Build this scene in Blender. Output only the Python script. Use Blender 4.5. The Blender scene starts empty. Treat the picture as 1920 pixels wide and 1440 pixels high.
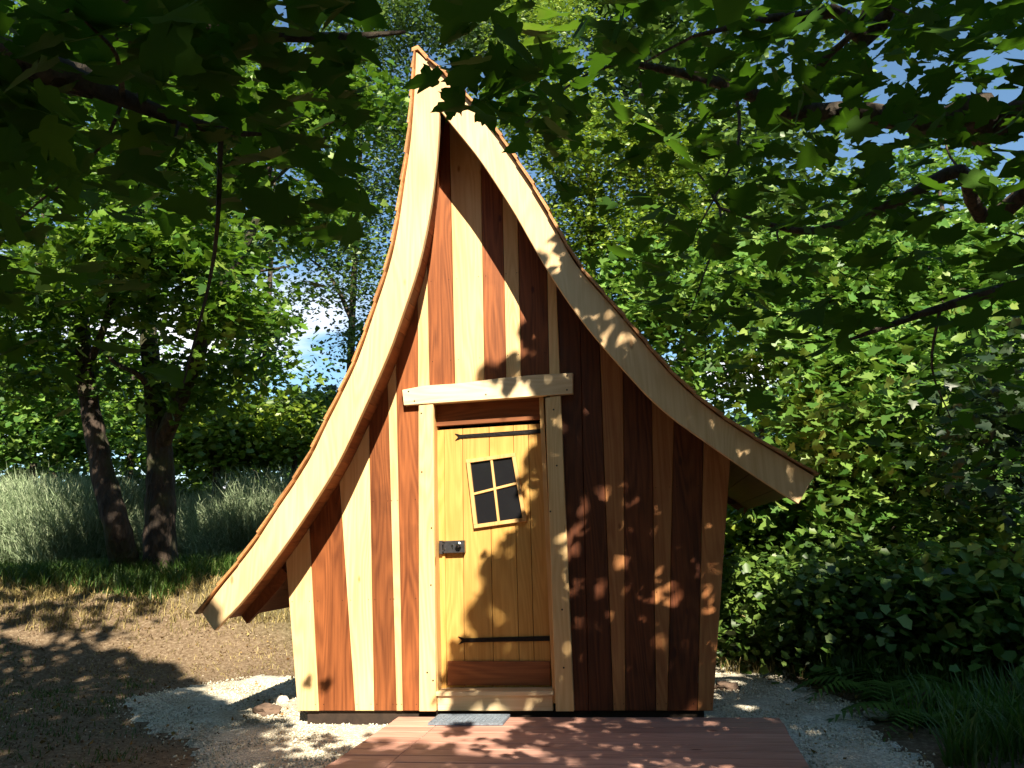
import bpy, math, random
import numpy as np
from mathutils import Vector, Matrix
SC = bpy.context.scene
COL = SC.collection
random.seed(7)
RNG = np.random.default_rng(11)

# ---------------------------------------------------------------- camera
F = 1493.0
def _axes():
    d = np.array([290., -280., -F]); d /= np.linalg.norm(d)
    h = np.array([-(F*F+280*613)/290., -613., -F]); h /= np.linalg.norm(h)
    X = -h; Z = np.cross(X, d)
    return np.stack([X, d, Z], 1)                 # world -> camera
M = _axes()
CAM = np.array([0., -5.8, 1.17895])
cam = bpy.data.objects.new('camera', bpy.data.cameras.new('camera'))
COL.objects.link(cam)
cam.data.sensor_width = 36; cam.data.lens = F/1920*36
cam.data.clip_start = .05; cam.data.clip_end = 600
mw = Matrix.Identity(4)
for i in range(3):
    for j in range(3): mw[i][j] = M.T[i, j]
    mw[i][3] = CAM[i]
cam.matrix_world = mw
SC.camera = cam
# ---------------------------------------------------------------- light
SUN = np.array([.275, -.735, .618]); SUN /= np.linalg.norm(SUN)     # towards the sun
elev = math.asin(SUN[2]); azim = math.atan2(SUN[0], SUN[1])
SC.view_settings.view_transform = 'Standard'; SC.view_settings.look = 'None'
SC.view_settings.gamma = 1; SC.view_settings.use_curve_mapping = False
SC.view_settings.exposure = 1.42
w = bpy.data.worlds.new('World'); SC.world = w; w.use_nodes = True
nt = w.node_tree; nt.nodes.clear()
N = nt.nodes.new; L = nt.links.new
out = N('ShaderNodeOutputWorld'); bg = N('ShaderNodeBackground'); bg.inputs[1].default_value = .07
sky = N('ShaderNodeTexSky'); sky.sky_type = 'NISHITA'; sky.sun_disc = False
sky.sun_elevation = elev; sky.sun_rotation = azim; sky.altitude = 600; sky.dust_density = .4; sky.ozone_density = 1.2
tc = N('ShaderNodeTexCoord'); mp = N('ShaderNodeMapping'); mp.inputs['Scale'].default_value = (1.6, 1.6, 5)
cn = N('ShaderNodeTexNoise'); cn.inputs['Scale'].default_value = 1.7; cn.inputs['Detail'].default_value = 7
cr = N('ShaderNodeValToRGB'); cr.color_ramp.elements[0].position = .5; cr.color_ramp.elements[1].position = .62
sx = N('ShaderNodeSeparateXYZ'); mr = N('ShaderNodeMapRange')
mr.inputs['From Min'].default_value = .34; mr.inputs['From Max'].default_value = .22
mu = N('ShaderNodeMath'); mu.operation = 'MULTIPLY'
mix = N('ShaderNodeMixRGB'); mix.inputs[2].default_value = (13, 10.5, 10.5, 1)
L(tc.outputs['Generated'], mp.inputs[0]); L(mp.outputs[0], cn.inputs['Vector']); L(cn.outputs[0], cr.inputs[0])
L(tc.outputs['Generated'], sx.inputs[0]); L(sx.outputs[2], mr.inputs['Value'])
L(cr.outputs[0], mu.inputs[0]); L(mr.outputs[0], mu.inputs[1])
L(mu.outputs[0], mix.inputs[0]); L(sky.outputs[0], mix.inputs[1]); tn = N('ShaderNodeMixRGB'); tn.blend_type = 'MULTIPLY'; tn.inputs[0].default_value = 1; tn.inputs[2].default_value = (.84, 1.0, 1.0, 1)
L(mix.outputs[0], tn.inputs[1]); L(tn.outputs[0], bg.inputs[0]); L(bg.outputs[0], out.inputs[0])
sl = bpy.data.lights.new('sun', 'SUN'); sl.energy = 4.8; sl.angle = math.radians(.53); sl.color = (1, .90, .72)
so = bpy.data.objects.new('sun', sl); COL.objects.link(so)
so.rotation_euler = Vector(SUN).to_track_quat('Z', 'Y').to_euler(); so.location = (5, -12, 12)

# ---------------------------------------------------------------- helpers
def ray(px, py):
    return M.T @ np.array([px-960., 720.-py, -F])
def atY(px, py, y):
    r = ray(px, py); return CAM + r*(y-CAM[1])/r[1]
def atZ(px, py, z):
    r = ray(px, py); return CAM + r*(z-CAM[2])/r[2]
def pix(P):
    c = (np.atleast_2d(P)-CAM) @ M.T
    z = -c[:, 2]; zz = np.where(np.abs(z) < 1e-6, 1e-6, z)
    return np.stack([960+F*c[:, 0]/zz, 720-F*c[:, 1]/zz, z], 1)
def inpoly(x, y, poly):
    x = np.asarray(x, float); y = np.asarray(y, float)
    r = np.zeros(x.shape, bool); n = len(poly)
    for i in range(n):
        x1, y1 = poly[i]; x2, y2 = poly[(i+1) % n]
        if y1 == y2: continue
        c = ((y1 > y) != (y2 > y)) & (x < (x2-x1)*(y-y1)/(y2-y1)+x1)
        r ^= c
    return r

def tag(o, label=None, cat=None, group=None, kind=None):
    if label: o['label'] = label
    if cat: o['category'] = cat
    if group: o['group'] = group
    if kind: o['kind'] = kind
    return o
def link(name, me, mat=None, parent=None):
    o = bpy.data.objects.new(name, me); COL.objects.link(o)
    if mat and me is not None and not me.materials: me.materials.append(mat)
    if parent:
        o.parent = parent
    return o
def empty(name, loc, label, cat, group=None):
    o = bpy.data.objects.new(name, None); COL.objects.link(o); o.location = loc
    o.empty_display_size = .1
    return tag(o, label, cat, group)
def mesh(name, v, f, smooth=False):
    me = bpy.data.meshes.new(name); me.from_pydata([tuple(map(float, p)) for p in v], [], f); me.update()
    if smooth: me.polygons.foreach_set('use_smooth', [True]*len(me.polygons))
    return me
def tri_mesh(name, V, T, smooth=False):
    me = bpy.data.meshes.new(name); V = np.asarray(V, np.float32); T = np.asarray(T, np.int32)
    me.vertices.add(len(V)); me.vertices.foreach_set('co', V.ravel())
    me.loops.add(T.size); me.loops.foreach_set('vertex_index', T.ravel())
    me.polygons.add(len(T)); me.polygons.foreach_set('loop_start', np.arange(0, T.size, 3, dtype=np.int32))
    me.polygons.foreach_set('loop_total', np.full(len(T), 3, np.int32))
    if smooth: me.polygons.foreach_set('use_smooth', np.ones(len(T), bool))
    me.update(calc_edges=True)
    return me
def prism(poly, y0, y1, cham=0.0):
    """polygon in the xz plane extruded from y0 (front) to y1, front edge chamfered"""
    n = len(poly); P = np.array(poly, float); c = P.mean(0); v = []
    if cham > 0:
        # inset each vertex along its angle bisector
        ins = []
        for i in range(n):
            a = P[i-1]-P[i]; b = P[(i+1) % n]-P[i]
            a /= np.linalg.norm(a)+1e-9; b /= np.linalg.norm(b)+1e-9
            d = a+b; s = np.linalg.norm(d)
            if s < 1e-3: d = np.array([-a[1], a[0]]); s = 1
            cr_ = abs(a[0]*b[1]-a[1]*b[0])
            d = d/s
            k = cham/max(.35, math.sqrt(max(0., (1-np.dot(a, b))/2)))
            q = P[i]+d*k
            if np.dot(q-P[i], c-P[i]) < 0 and n <= 4: q = P[i]-d*k
            ins.append(q)
        v += [(x, y0, z) for x, z in ins]
        v += [(x, y0+cham, z) for x, z in P]
        v += [(x, y1, z) for x, z in P]; r = 3
    else:
        v += [(x, y0, z) for x, z in P]; v += [(x, y1, z) for x, z in P]; r = 2
    f = [list(range(n))[::-1]]
    for k in range(r-1):
        for i in range(n):
            j = (i+1) % n; f.append([k*n+i, k*n+j, (k+1)*n+j, (k+1)*n+i])
    f.append([(r-1)*n+i for i in range(n)])
    return v, f
def box(x0, x1, y0, y1, z0, z1, b=0.0):
    v = [(x, y, z) for z in (z0, z1) for y in (y0, y1) for x in (x0, x1)]
    f = [[0, 2, 3, 1], [4, 5, 7, 6], [0, 1, 5, 4], [2, 6, 7, 3], [0, 4, 6, 2], [1, 3, 7, 5]]
    return v, f
def bevel(me, wd, seg=1):
    import bmesh
    bm = bmesh.new(); bm.from_mesh(me)
    bmesh.ops.recalc_face_normals(bm, faces=bm.faces)
    bmesh.ops.bevel(bm, geom=bm.edges[:], offset=wd, segments=seg, affect='EDGES', profile=.7)
    bm.to_mesh(me); bm.free(); return me
def fixn(me):
    import bmesh
    bm = bmesh.new(); bm.from_mesh(me); bmesh.ops.recalc_face_normals(bm, faces=bm.faces); bm.to_mesh(me); bm.free(); return me
def joinm(parts):
    V = []; Fc = []
    for v, f in parts:
        k = len(V); V += list(v); Fc += [[i+k for i in q] for q in f]
    return V, Fc
def tube(pts, rad, n=8, jitter=0.0, seed=0):
    rg = random.Random(seed); pts = [np.array(p, float) for p in pts]; V = []; Fc = []
    up = np.array([0.3, .2, 1.])
    a = None
    for i, p in enumerate(pts):
        t = pts[min(i+1, len(pts)-1)]-pts[max(i-1, 0)]; t /= np.linalg.norm(t)+1e-9
        if a is None:
            a = np.cross(t, up if abs(np.dot(t, up)) < 1.0 else [1, 0, 0]); 
        a = a-t*np.dot(a, t); a /= np.linalg.norm(a)+1e-9; b = np.cross(t, a)
        for k in range(n):
            an = 2*math.pi*k/n; r = rad[i]*(1+jitter*rg.uniform(-1, 1))
            V.append(p+r*(math.cos(an)*a+math.sin(an)*b))
    for i in range(len(pts)-1):
        for k in range(n):
            j = (k+1) % n; Fc.append([i*n+k, i*n+j, (i+1)*n+j, (i+1)*n+k])
    Fc.append([k for k in range(n)][::-1]); Fc.append([(len(pts)-1)*n+k for k in range(n)])
    return V, Fc
def smoothline(pts, k=5):
    """Catmull-Rom through points"""
    P = [np.array(p, float) for p in pts]; P = [2*P[0]-P[1]]+P+[2*P[-1]-P[-2]]; o = []
    for i in range(1, len(P)-2):
        for s in range(k):
            t = s/k
            o.append(.5*((2*P[i])+(-P[i-1]+P[i+1])*t+(2*P[i-1]-5*P[i]+4*P[i+1]-P[i+2])*t*t+(-P[i-1]+3*P[i]-3*P[i+1]+P[i+2])*t**3))
    o.append(P[-2]); return o
def resample(pts, n):
    P = np.array(pts, float); d = np.r_[0, np.cumsum(np.linalg.norm(np.diff(P, axis=0), axis=1))]
    s = np.linspace(0, d[-1], n); return np.stack([np.interp(s, d, P[:, k]) for k in range(P.shape[1])], 1)

# ---------------------------------------------------------------- materials
def newmat(name):
    m = bpy.data.materials.new(name); m.use_nodes = True; nt = m.node_tree
    b = nt.nodes['Principled BSDF']; return m, nt, b, nt.nodes.new, nt.links.new
def ramp(nt, stops):
    r = nt.nodes.new('ShaderNodeValToRGB'); e = r.color_ramp.elements
    while len(e) < len(stops): e.new(.5)
    for q, (p, c) in zip(e, stops): q.position = p; q.color = (*c, 1)
    return r
def wood(name, lo, hi, knot, axis='z', rough=.55, var=.22, blotch=.0, bump=.25, spec=.3):
    m, nt, b, N, L = newmat(name)
    tc = N('ShaderNodeTexCoord'); oi = N('ShaderNodeObjectInfo')
    ofs = N('ShaderNodeVectorMath'); ofs.operation = 'SCALE'; ofs.inputs[0].default_value = (37, 23, 51)
    L(oi.outputs['Random'], ofs.inputs['Scale'])
    add = N('ShaderNodeVectorMath'); L(tc.outputs['Object'], add.inputs[0]); L(ofs.outputs[0], add.inputs[1])
    def mapped(al, ac):
        mp = N('ShaderNodeMapping'); s = [ac]*3; s['xyz'.index(axis)] = al
        mp.inputs['Scale'].default_value = s; L(add.outputs[0], mp.inputs[0]); return mp.outputs[0]
    # broad cathedral figure: contour lines of stretched noise
    n1 = N('ShaderNodeTexNoise'); n1.inputs['Scale'].default_value = 1; n1.inputs['Detail'].default_value = 1.5
    L(mapped(.55, 5.), n1.inputs['Vector'])
    mul = N('ShaderNodeMath'); mul.operation = 'MULTIPLY'; mul.inputs[1].default_value = 95; L(n1.outputs[0], mul.inputs[0])
    sn = N('ShaderNodeMath'); sn.operation = 'SINE'; L(mul.outputs[0], sn.inputs[0])
    n2 = N('ShaderNodeTexNoise'); n2.inputs['Scale'].default_value = 1; n2.inputs['Detail'].default_value = 5; n2.inputs['Roughness'].default_value = .7
    L(mapped(2.2, 90.), n2.inputs['Vector'])
    n3 = N('ShaderNodeTexNoise'); n3.inputs['Scale'].default_value = 1; n3.inputs['Detail'].default_value = 3
    L(mapped(.9, 5.), n3.inputs['Vector'])
    a = N('ShaderNodeMath'); a.operation = 'MULTIPLY_ADD'; a.inputs[1].default_value = .13; L(sn.outputs[0], a.inputs[0]); L(n2.outputs[0], a.inputs[2])
    a2 = N('ShaderNodeMath'); a2.operation = 'MULTIPLY_ADD'; a2.inputs[1].default_value = .9; L(n3.outputs[0], a2.inputs[0]); L(a.outputs[0], a2.inputs[2])
    r = ramp(nt, [(.55, lo), (1.35, hi)]); r.color_ramp.elements[0].position = .0
    mr = N('ShaderNodeMapRange'); mr.inputs['From Min'].default_value = .6; mr.inputs['From Max'].default_value = 1.3
    L(a2.outputs[0], mr.inputs[0]); L(mr.outputs[0], r.inputs[0]); r.color_ramp.elements[1].position = 1
    # knots
    vo = N('ShaderNodeTexVoronoi'); vo.inputs['Scale'].default_value = 1; L(mapped(1.9, 4.6), vo.inputs['Vector'])
    kr = ramp(nt, [(.05, (1, 1, 1)), (.085, (0, 0, 0))]); L(vo.outputs['Distance'], kr.inputs[0])
    kr.color_ramp.elements.new(.066).color = (.55, .55, .55, 1)
    mk = N('ShaderNodeMixRGB'); mk.inputs[2].default_value = (*knot, 1); L(kr.outputs[0], mk.inputs[0]); L(r.outputs[0], mk.inputs[1])
    hv = N('ShaderNodeHueSaturation'); L(mk.outputs[0], hv.inputs['Color'])
    vm = N('ShaderNodeMapRange'); vm.inputs['To Min'].default_value = 1-var; vm.inputs['To Max'].default_value = 1+var*.6
    ml = N('ShaderNodeMath'); ml.operation = 'MULTIPLY'; ml.inputs[1].default_value = 7.13; L(oi.outputs['Random'], ml.inputs[0])
    fr = N('ShaderNodeMath'); fr.operation = 'FRACT'; L(ml.outputs[0], fr.inputs[0]); L(fr.outputs[0], vm.inputs[0]); L(vm.outputs[0], hv.inputs['Value'])
    col = hv.outputs[0]
    if blotch:
        nb = N('ShaderNodeTexNoise'); nb.inputs['Scale'].default_value = 2.3; nb.inputs['Detail'].default_value = 6; L(add.outputs[0], nb.inputs['Vector'])
        rb = ramp(nt, [(.58, (0, 0, 0)), (.72, (blotch,)*3)]); L(nb.outputs[0], rb.inputs[0])
        mb = N('ShaderNodeMixRGB'); mb.blend_type = 'MULTIPLY'; mb.inputs[2].default_value = (.35, .33, .36, 1)
        L(rb.outputs[0], mb.inputs[0]); L(col, mb.inputs[1]); col = mb.outputs[0]
    L(col, b.inputs['Base Color']); b.inputs['Roughness'].default_value = rough; b.inputs['Specular IOR Level'].default_value = spec
    bp = N('ShaderNodeBump'); bp.inputs['Strength'].default_value = bump; bp.inputs['Distance'].default_value = .002
    L(a.outputs[0], bp.inputs['Height']); L(bp.outputs[0], b.inputs['Normal'])
    return m
def plain(name, c, rough=.5, metal=0, noise=.25, sc=30, bump=0., spec=.5):
    m, nt, b, N, L = newmat(name)
    tc = N('ShaderNodeTexCoord'); n = N('ShaderNodeTexNoise'); n.inputs['Scale'].default_value = sc; n.inputs['Detail'].default_value = 5
    L(tc.outputs['Object'], n.inputs['Vector'])
    r = ramp(nt, [(.3, tuple(x*(1-noise) for x in c)), (.7, tuple(x*(1+noise) for x in c))]); L(n.outputs[0], r.inputs[0])
    L(r.outputs[0], b.inputs['Base Color']); b.inputs['Roughness'].default_value = rough; b.inputs['Metallic'].default_value = metal
    b.inputs['Specular IOR Level'].default_value = spec
    if bump:
        bp = N('ShaderNodeBump'); bp.inputs['Strength'].default_value = bump; bp.inputs['Distance'].default_value = .01
        L(n.outputs[0], bp.inputs['Height']); L(bp.outputs[0], b.inputs['Normal'])
    return m
def leafmat(name, stops, trans=.35, tcol=(.3, .45, .05), rough=.42, spec=.45, island=True):
    m, nt, b, N, L = newmat(name)
    g = N('ShaderNodeNewGeometry'); oi = N('ShaderNodeObjectInfo')
    ad = N('ShaderNodeMath'); L(g.outputs['Random Per Island'], ad.inputs[0]); L(oi.outputs['Random'], ad.inputs[1])
    fr = N('ShaderNodeMath'); fr.operation = 'FRACT'; L(ad.outputs[0], fr.inputs[0])
    r = ramp(nt, stops); L(fr.outputs[0], r.inputs[0])
    tc = N('ShaderNodeTexCoord'); n = N('ShaderNodeTexNoise'); n.inputs['Scale'].default_value = .9; n.inputs['Detail'].default_value = 2
    L(g.outputs['Position'], n.inputs['Vector'])
    hv = N('ShaderNodeHueSaturation'); vm = N('ShaderNodeMapRange'); vm.inputs['From Min'].default_value = .3; vm.inputs['From Max'].default_value = .7
    vm.inputs['To Min'].default_value = .75; vm.inputs['To Max'].default_value = 1.3
    L(n.outputs[0], vm.inputs[0]); L(vm.outputs[0], hv.inputs['Value']); L(r.outputs[0], hv.inputs['Color'])
    L(hv.outputs[0], b.inputs['Base Color']); b.inputs['Roughness'].default_value = rough; b.inputs['Specular IOR Level'].default_value = spec
    t = N('ShaderNodeBsdfTranslucent'); tm = N('ShaderNodeMixRGB'); tm.blend_type = 'MIX'; tm.inputs[0].default_value = .5
    tm.inputs[2].default_value = (*tcol, 1); L(hv.outputs[0], tm.inputs[1]); L(tm.outputs[0], t.inputs[0])
    ms = N('ShaderNodeMixShader'); ms.inputs[0].default_value = trans; L(b.outputs[0], ms.inputs[1]); L(t.outputs[0], ms.inputs[2])
    L(ms.outputs[0], nt.nodes['Material Output'].inputs[0])
    return m
def bark(name, dark, light, moss=None, sc=9):
    m, nt, b, N, L = newmat(name)
    tc = N('ShaderNodeTexCoord'); mp = N('ShaderNodeMapping'); mp.inputs['Scale'].default_value = (1, 1, .35); L(tc.outputs['Object'], mp.inputs[0])
    n = N('ShaderNodeTexNoise'); n.inputs['Scale'].default_value = sc; n.inputs['Detail'].default_value = 8; n.inputs['Roughness'].default_value = .7; L(mp.outputs[0], n.inputs['Vector'])
    v = N('ShaderNodeTexVoronoi'); v.inputs['Scale'].default_value = sc*2.2; L(mp.outputs[0], v.inputs['Vector'])
    r = ramp(nt, [(.35, dark), (.55, tuple((x+y)/2 for x, y in zip(dark, light))), (.72, light)]); L(n.outputs[0], r.inputs[0])
    col = r.outputs[0]
    if moss:
        n2 = N('ShaderNodeTexNoise'); n2.inputs['Scale'].default_value = 2.2; n2.inputs['Detail'].default_value = 4; L(tc.outputs['Object'], n2.inputs['Vector'])
        r2 = ramp(nt, [(.5, (0, 0, 0)), (.62, (.8, .8, .8))]); L(n2.outputs[0], r2.inputs[0])
        mx = N('ShaderNodeMixRGB'); mx.inputs[2].default_value = (*moss, 1); L(r2.outputs[0], mx.inputs[0]); L(col, mx.inputs[1]); col = mx.outputs[0]
    L(col, b.inputs['Base Color']); b.inputs['Roughness'].default_value = .85
    sm = N('ShaderNodeMath'); L(n.outputs[0], sm.inputs[0]); L(v.outputs['Distance'], sm.inputs[1])
    bp = N('ShaderNodeBump'); bp.inputs['Strength'].default_value = .9; bp.inputs['Distance'].default_value = .05
    L(sm.outputs[0], bp.inputs['Height']); L(bp.outputs[0], b.inputs['Normal'])
    return m

PALE = wood('pale_larch', (.64, .39, .16), (.80, .57, .29), (.38, .17, .05), 'z', blotch=.0)
PALEX = wood('pale_larch_beam', (.66, .47, .25), (.84, .66, .42), (.40, .20, .07), 'x', var=.1)
RED = wood('red_larch', (.11, .030, .009), (.32, .10, .030), (.09, .025, .012), 'z', blotch=.45)
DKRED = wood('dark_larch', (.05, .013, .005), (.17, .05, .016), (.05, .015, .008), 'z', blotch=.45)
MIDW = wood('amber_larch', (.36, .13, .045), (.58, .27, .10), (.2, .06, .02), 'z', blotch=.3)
BARGE = wood('barge_larch', (.64, .41, .20), (.80, .57, .32), (.45, .26, .12), 'z', var=.05)
DOORW = wood('door_pine', (.46, .235, .055), (.64, .38, .11), (.30, .12, .03), 'z', var=.12)
FRAMEW = wood('frame_pine', (.55, .30, .10), (.70, .44, .18), (.4, .18, .05), 'z', var=.1)
KICKW = wood('kick_larch', (.16, .05, .018), (.36, .13, .045), (.1, .03, .01), 'x')
SHING = wood('shingle_cedar', (.34, .14, .05), (.60, .30, .12), (.2, .07, .03), 'x', var=.3)
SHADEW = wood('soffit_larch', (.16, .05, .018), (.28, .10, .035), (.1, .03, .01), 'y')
DECKW = wood('deck_boards', (.38, .185, .14), (.60, .34, .265), (.2, .07, .05), 'x', var=.16, rough=.6, spec=.25)
IRON = plain('black_iron', (.014, .011, .01), .45, .6, .4, 60, .3)
STEEL = plain('lock_steel', (.5, .5, .52), .22, 1, .1, 20)
GUN = plain('lock_case', (.09, .09, .10), .35, .7, .2, 40)
RUBBER = plain('grey_rubber', (.16, .19, .23), .7, 0, .35, 80, .2)
DARKW = plain('dark_timber', (.03, .018, .012), .9, 0, .4, 12)
SCREW = plain('screw_head', (.02, .018, .02), .4, .8)
def glassmat():
    m, nt, b, N, L = newmat('unlit_interior_glass')
    b.inputs['Base Color'].default_value = (.012, .012, .014, 1); b.inputs['Roughness'].default_value = .06  # black base colour stands in for the unlit room behind the panes
    tc = N('ShaderNodeTexCoord'); n = N('ShaderNodeTexNoise'); n.inputs['Scale'].default_value = 6; L(tc.outputs['Object'], n.inputs['Vector'])
    bp = N('ShaderNodeBump'); bp.inputs['Strength'].default_value = .05; L(n.outputs[0], bp.inputs['Height']); L(bp.outputs[0], b.inputs['Normal'])
    return m
GLASS = glassmat()
BARK1 = bark('maple_bark', (.010, .007, .005), (.10, .065, .045), (.05, .055, .02))
BARK2 = bark('twig_bark', (.03, .022, .015), (.13, .10, .07), None, 14)
LEAF_SHADED = leafmat('shade_toned_maple_leaf', [(0, (.018, .05, .008)), (.6, (.03, .08, .010)), (1, (.05, .11, .014))], .34, (.14, .34, .012), .65, .08)  # maple leaf colour darkened to carry the shade of the near canopy
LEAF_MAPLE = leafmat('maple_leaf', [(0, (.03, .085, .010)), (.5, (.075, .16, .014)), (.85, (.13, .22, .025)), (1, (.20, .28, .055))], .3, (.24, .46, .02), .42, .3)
LEAF_SAP = leafmat('sapling_leaf', [(0, (.04, .11, .02)), (.5, (.10, .21, .035)), (.85, (.18, .29, .06)), (1, (.27, .35, .08))], .28, (.22, .44, .03), .42, .3)
LEAF_SMALL = leafmat('small_leaf', [(0, (.05, .11, .012)), (.5, (.13, .22, .02)), (1, (.26, .33, .04))], .3, (.28, .42, .02), .4)
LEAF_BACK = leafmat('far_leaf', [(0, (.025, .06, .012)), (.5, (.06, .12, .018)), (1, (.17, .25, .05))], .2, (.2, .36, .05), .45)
LEAF_DUSK = leafmat('shade_leaf', [(0, (.012, .03, .012)), (.6, (.025, .05, .018)), (1, (.05, .08, .03))], .2, (.08, .16, .04), .45)  # deep shade is put into this leaf colour
BROOM = leafmat('broom_green', [(0, (.14, .20, .10)), (.5, (.26, .33, .19)), (1, (.42, .48, .31))], .2, (.2, .3, .12), .6, .2)
GRASSM = leafmat('grass_green', [(0, (.03, .07, .012)), (.6, (.06, .12, .02)), (1, (.13, .16, .05))], .25, (.15, .3, .03), .5, .3)
DRYM = leafmat('dry_grass', [(0, (.18, .15, .055)), (.5, (.32, .25, .10)), (1, (.45, .36, .17))], .2, (.4, .35, .12), .6, .2)
FERNM = leafmat('fern_green', [(0, (.04, .09, .010)), (1, (.09, .17, .018))], .3, (.1, .3, .02), .5)

# ---------------------------------------------------------------- terrain
def tz(x, y):
    x = np.asarray(x, float); y = np.asarray(y, float)
    s = (y-2.0)+.55*(-x-3.9)
    s2 = np.clip(s/3.6, 0, 1)
    left = np.clip((-x-2.2)/1.6, 0, 1); left = left*left*(3-2*left)
    bank = .95*s2*s2*(3-2*s2)*left
    r = np.clip((x-1.5)/3, 0, 1)*np.clip((y+2)/8, 0, 1)*.25
    nz = .025*np.sin(1.7*x+.6*y)*np.sin(1.3*y-1)+.02*np.sin(3.9*x+2.)*np.cos(4.3*y)
    far = .05*np.clip(np.hypot(x, y)-22, 0, 60)
    lf = .07*np.clip((-x-3.3)/2, 0, 1)
    return -.13+bank+r+nz*np.clip((np.hypot(x+1.2, y)-2.2)/1.5, 0, 1)+far+lf
def axis_coords(lo, hi, c, n):
    u = np.linspace(-1, 1, n); k = 3.4
    s = np.sinh(k*u)/math.sinh(k); return c+np.where(s < 0, s*(c-lo), s*(hi-c))
gx = axis_coords(-160, 160, -1.5, 330); gy = axis_coords(-60, 220, 1.0, 330)
GX, GY = np.meshgrid(gx, gy); GZ = tz(GX, GY)+.012*np.sin(17*GX+3*GY)*np.cos(15*GY-4*GX)+.008*np.sin(39*GX)*np.sin(35*GY+7*GX)
# keep well below the deck and floor
V = np.stack([GX, GY, GZ], -1).reshape(-1, 3)
n0 = len(gx); I = np.arange((len(gy)-1)*(n0)).reshape(-1, n0)[:, :-1].ravel()
T = np.concatenate([np.stack([I, I+1, I+n0+1], 1), np.stack([I, I+n0+1, I+n0], 1)])
def groundmat():
    m, nt, b, N, L = newmat('ground_soil')
    g = N('ShaderNodeNewGeometry')
    n1 = N('ShaderNodeTexNoise'); n1.inputs['Scale'].default_value = 1.1; n1.inputs['Detail'].default_value = 8; n1.inputs['Roughness'].default_value = .65; L(g.outputs['Position'], n1.inputs['Vector'])
    n2 = N('ShaderNodeTexNoise'); n2.inputs['Scale'].default_value = 28; n2.inputs['Detail'].default_value = 8; n2.inputs['Roughness'].default_value = .75; L(g.outputs['Position'], n2.inputs['Vector'])
    soil = ramp(nt, [(.3, (.085, .055, .033)), (.5, (.20, .14, .088)), (.7, (.37, .29, .195))]); L(n2.outputs[0], soil.inputs[0])
    gr = ramp(nt, [(.35, (.02, .04, .008)), (.7, (.09, .11, .03))]); L(n2.outputs[0], gr.inputs[0])
    # grass takes over to the left rear and the right
    sp = N('ShaderNodeSeparateXYZ'); L(g.outputs['Position'], sp.inputs[0])
    far = N('ShaderNodeMapRange'); far.inputs['From Min'].default_value = 2.6; far.inputs['From Max'].default_value = 4.6; L(sp.outputs[1], far.inputs[0])
    ad = N('ShaderNodeMath'); ad.operation = 'MULTIPLY_ADD'; ad.inputs[1].default_value = .9; ad.inputs[2].default_value = -.5; L(n1.outputs[0], ad.inputs[0])
    ad2 = N('ShaderNodeMath'); ad2.use_clamp = True; L(ad.outputs[0], ad2.inputs[0]); L(far.outputs[0], ad2.inputs[1])
    mx = N('ShaderNodeMixRGB'); L(ad2.outputs[0], mx.inputs[0]); L(soil.outputs[0], mx.inputs[1]); L(gr.outputs[0], mx.inputs[2])
    L(mx.outputs[0], b.inputs['Base Color']); b.inputs['Roughness'].default_value = .95; b.inputs['Specular IOR Level'].default_value = .15
    bp = N('ShaderNodeBump'); bp.inputs['Strength'].default_value = .8; bp.inputs['Distance'].default_value = .03; L(n2.outputs[0], bp.inputs['Height']); L(bp.outputs[0], b.inputs['Normal'])
    return m
tag(link('ground', tri_mesh('ground', V, T, True), groundmat()), kind='structure')

# gravel pad: a pale crushed-stone apron round the cabin
def outline_r(pts, k=6): return smoothline(pts+[pts[0]], k)[:-1]
pad = [(-4.75, .75), (-4.35, 1.75), (-3.7, 1.95), (-3.0, 2.15), (-1, 3.8), (.8, 3.6), (.95, 1.65), (1.25, .8), (1.2, .0), (1.35, -1.0), (1.5, -2.6), (1.6, -4.2), (-.5, -4.6), (-2.4, -4.2), (-2.75, -2.4), (-2.9, -1.2), (-3.3, -.5), (-3.9, -.1)]
padp = [p[:2] for p in outline_r([(a, b, 0) for a, b in pad], 4)]
def gravelmat():
    m, nt, b, N, L = newmat('crushed_limestone')
    g = N('ShaderNodeNewGeometry'); v = N('ShaderNodeTexVoronoi'); v.inputs['Scale'].default_value = 75; L(g.outputs['Position'], v.inputs['Vector'])
    hs = N('ShaderNodeSeparateColor'); L(v.outputs['Color'], hs.inputs[0])
    r = ramp(nt, [(0, (.42, .38, .30)), (.6, (.68, .62, .50)), (1, (.86, .80, .67))]); L(hs.outputs[0], r.inputs[0])
    n = N('ShaderNodeTexNoise'); n.inputs['Scale'].default_value = 2.5; n.inputs['Detail'].default_value = 6; L(g.outputs['Position'], n.inputs['Vector'])
    rr = ramp(nt, [(.45, (1, 1, 1)), (.75, (.62, .55, .45))]); L(n.outputs[0], rr.inputs[0])
    mx = N('ShaderNodeMixRGB'); mx.blend_type = 'MULTIPLY'; mx.inputs[0].default_value = 1; L(r.outputs[0], mx.inputs[1]); L(rr.outputs[0], mx.inputs[2])
    L(mx.outputs[0], b.inputs['Base Color']); b.inputs['Roughness'].default_value = .9
    bp = N('ShaderNodeBump'); bp.inputs['Strength'].default_value = 1; bp.inputs['Distance'].default_value = .012; bp.invert = True; L(v.outputs['Distance'], bp.inputs['Height']); L(bp.outputs[0], b.inputs['Normal'])
    return m
GRAV = gravelmat()
gxx = np.arange(-4.9, 1.75, .07); gyy = np.arange(-4.7, 3.9, .07); PX, PY = np.meshgrid(gxx, gyy)
ins = inpoly(PX+.05*np.sin(23*PY)+.03*np.sin(57*PY), PY+.05*np.sin(19*PX)+.03*np.sin(61*PX), padp)
PZ = tz(PX, PY)+.03+.012*np.sin(7*PX+1)*np.sin(6*PY)
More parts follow.
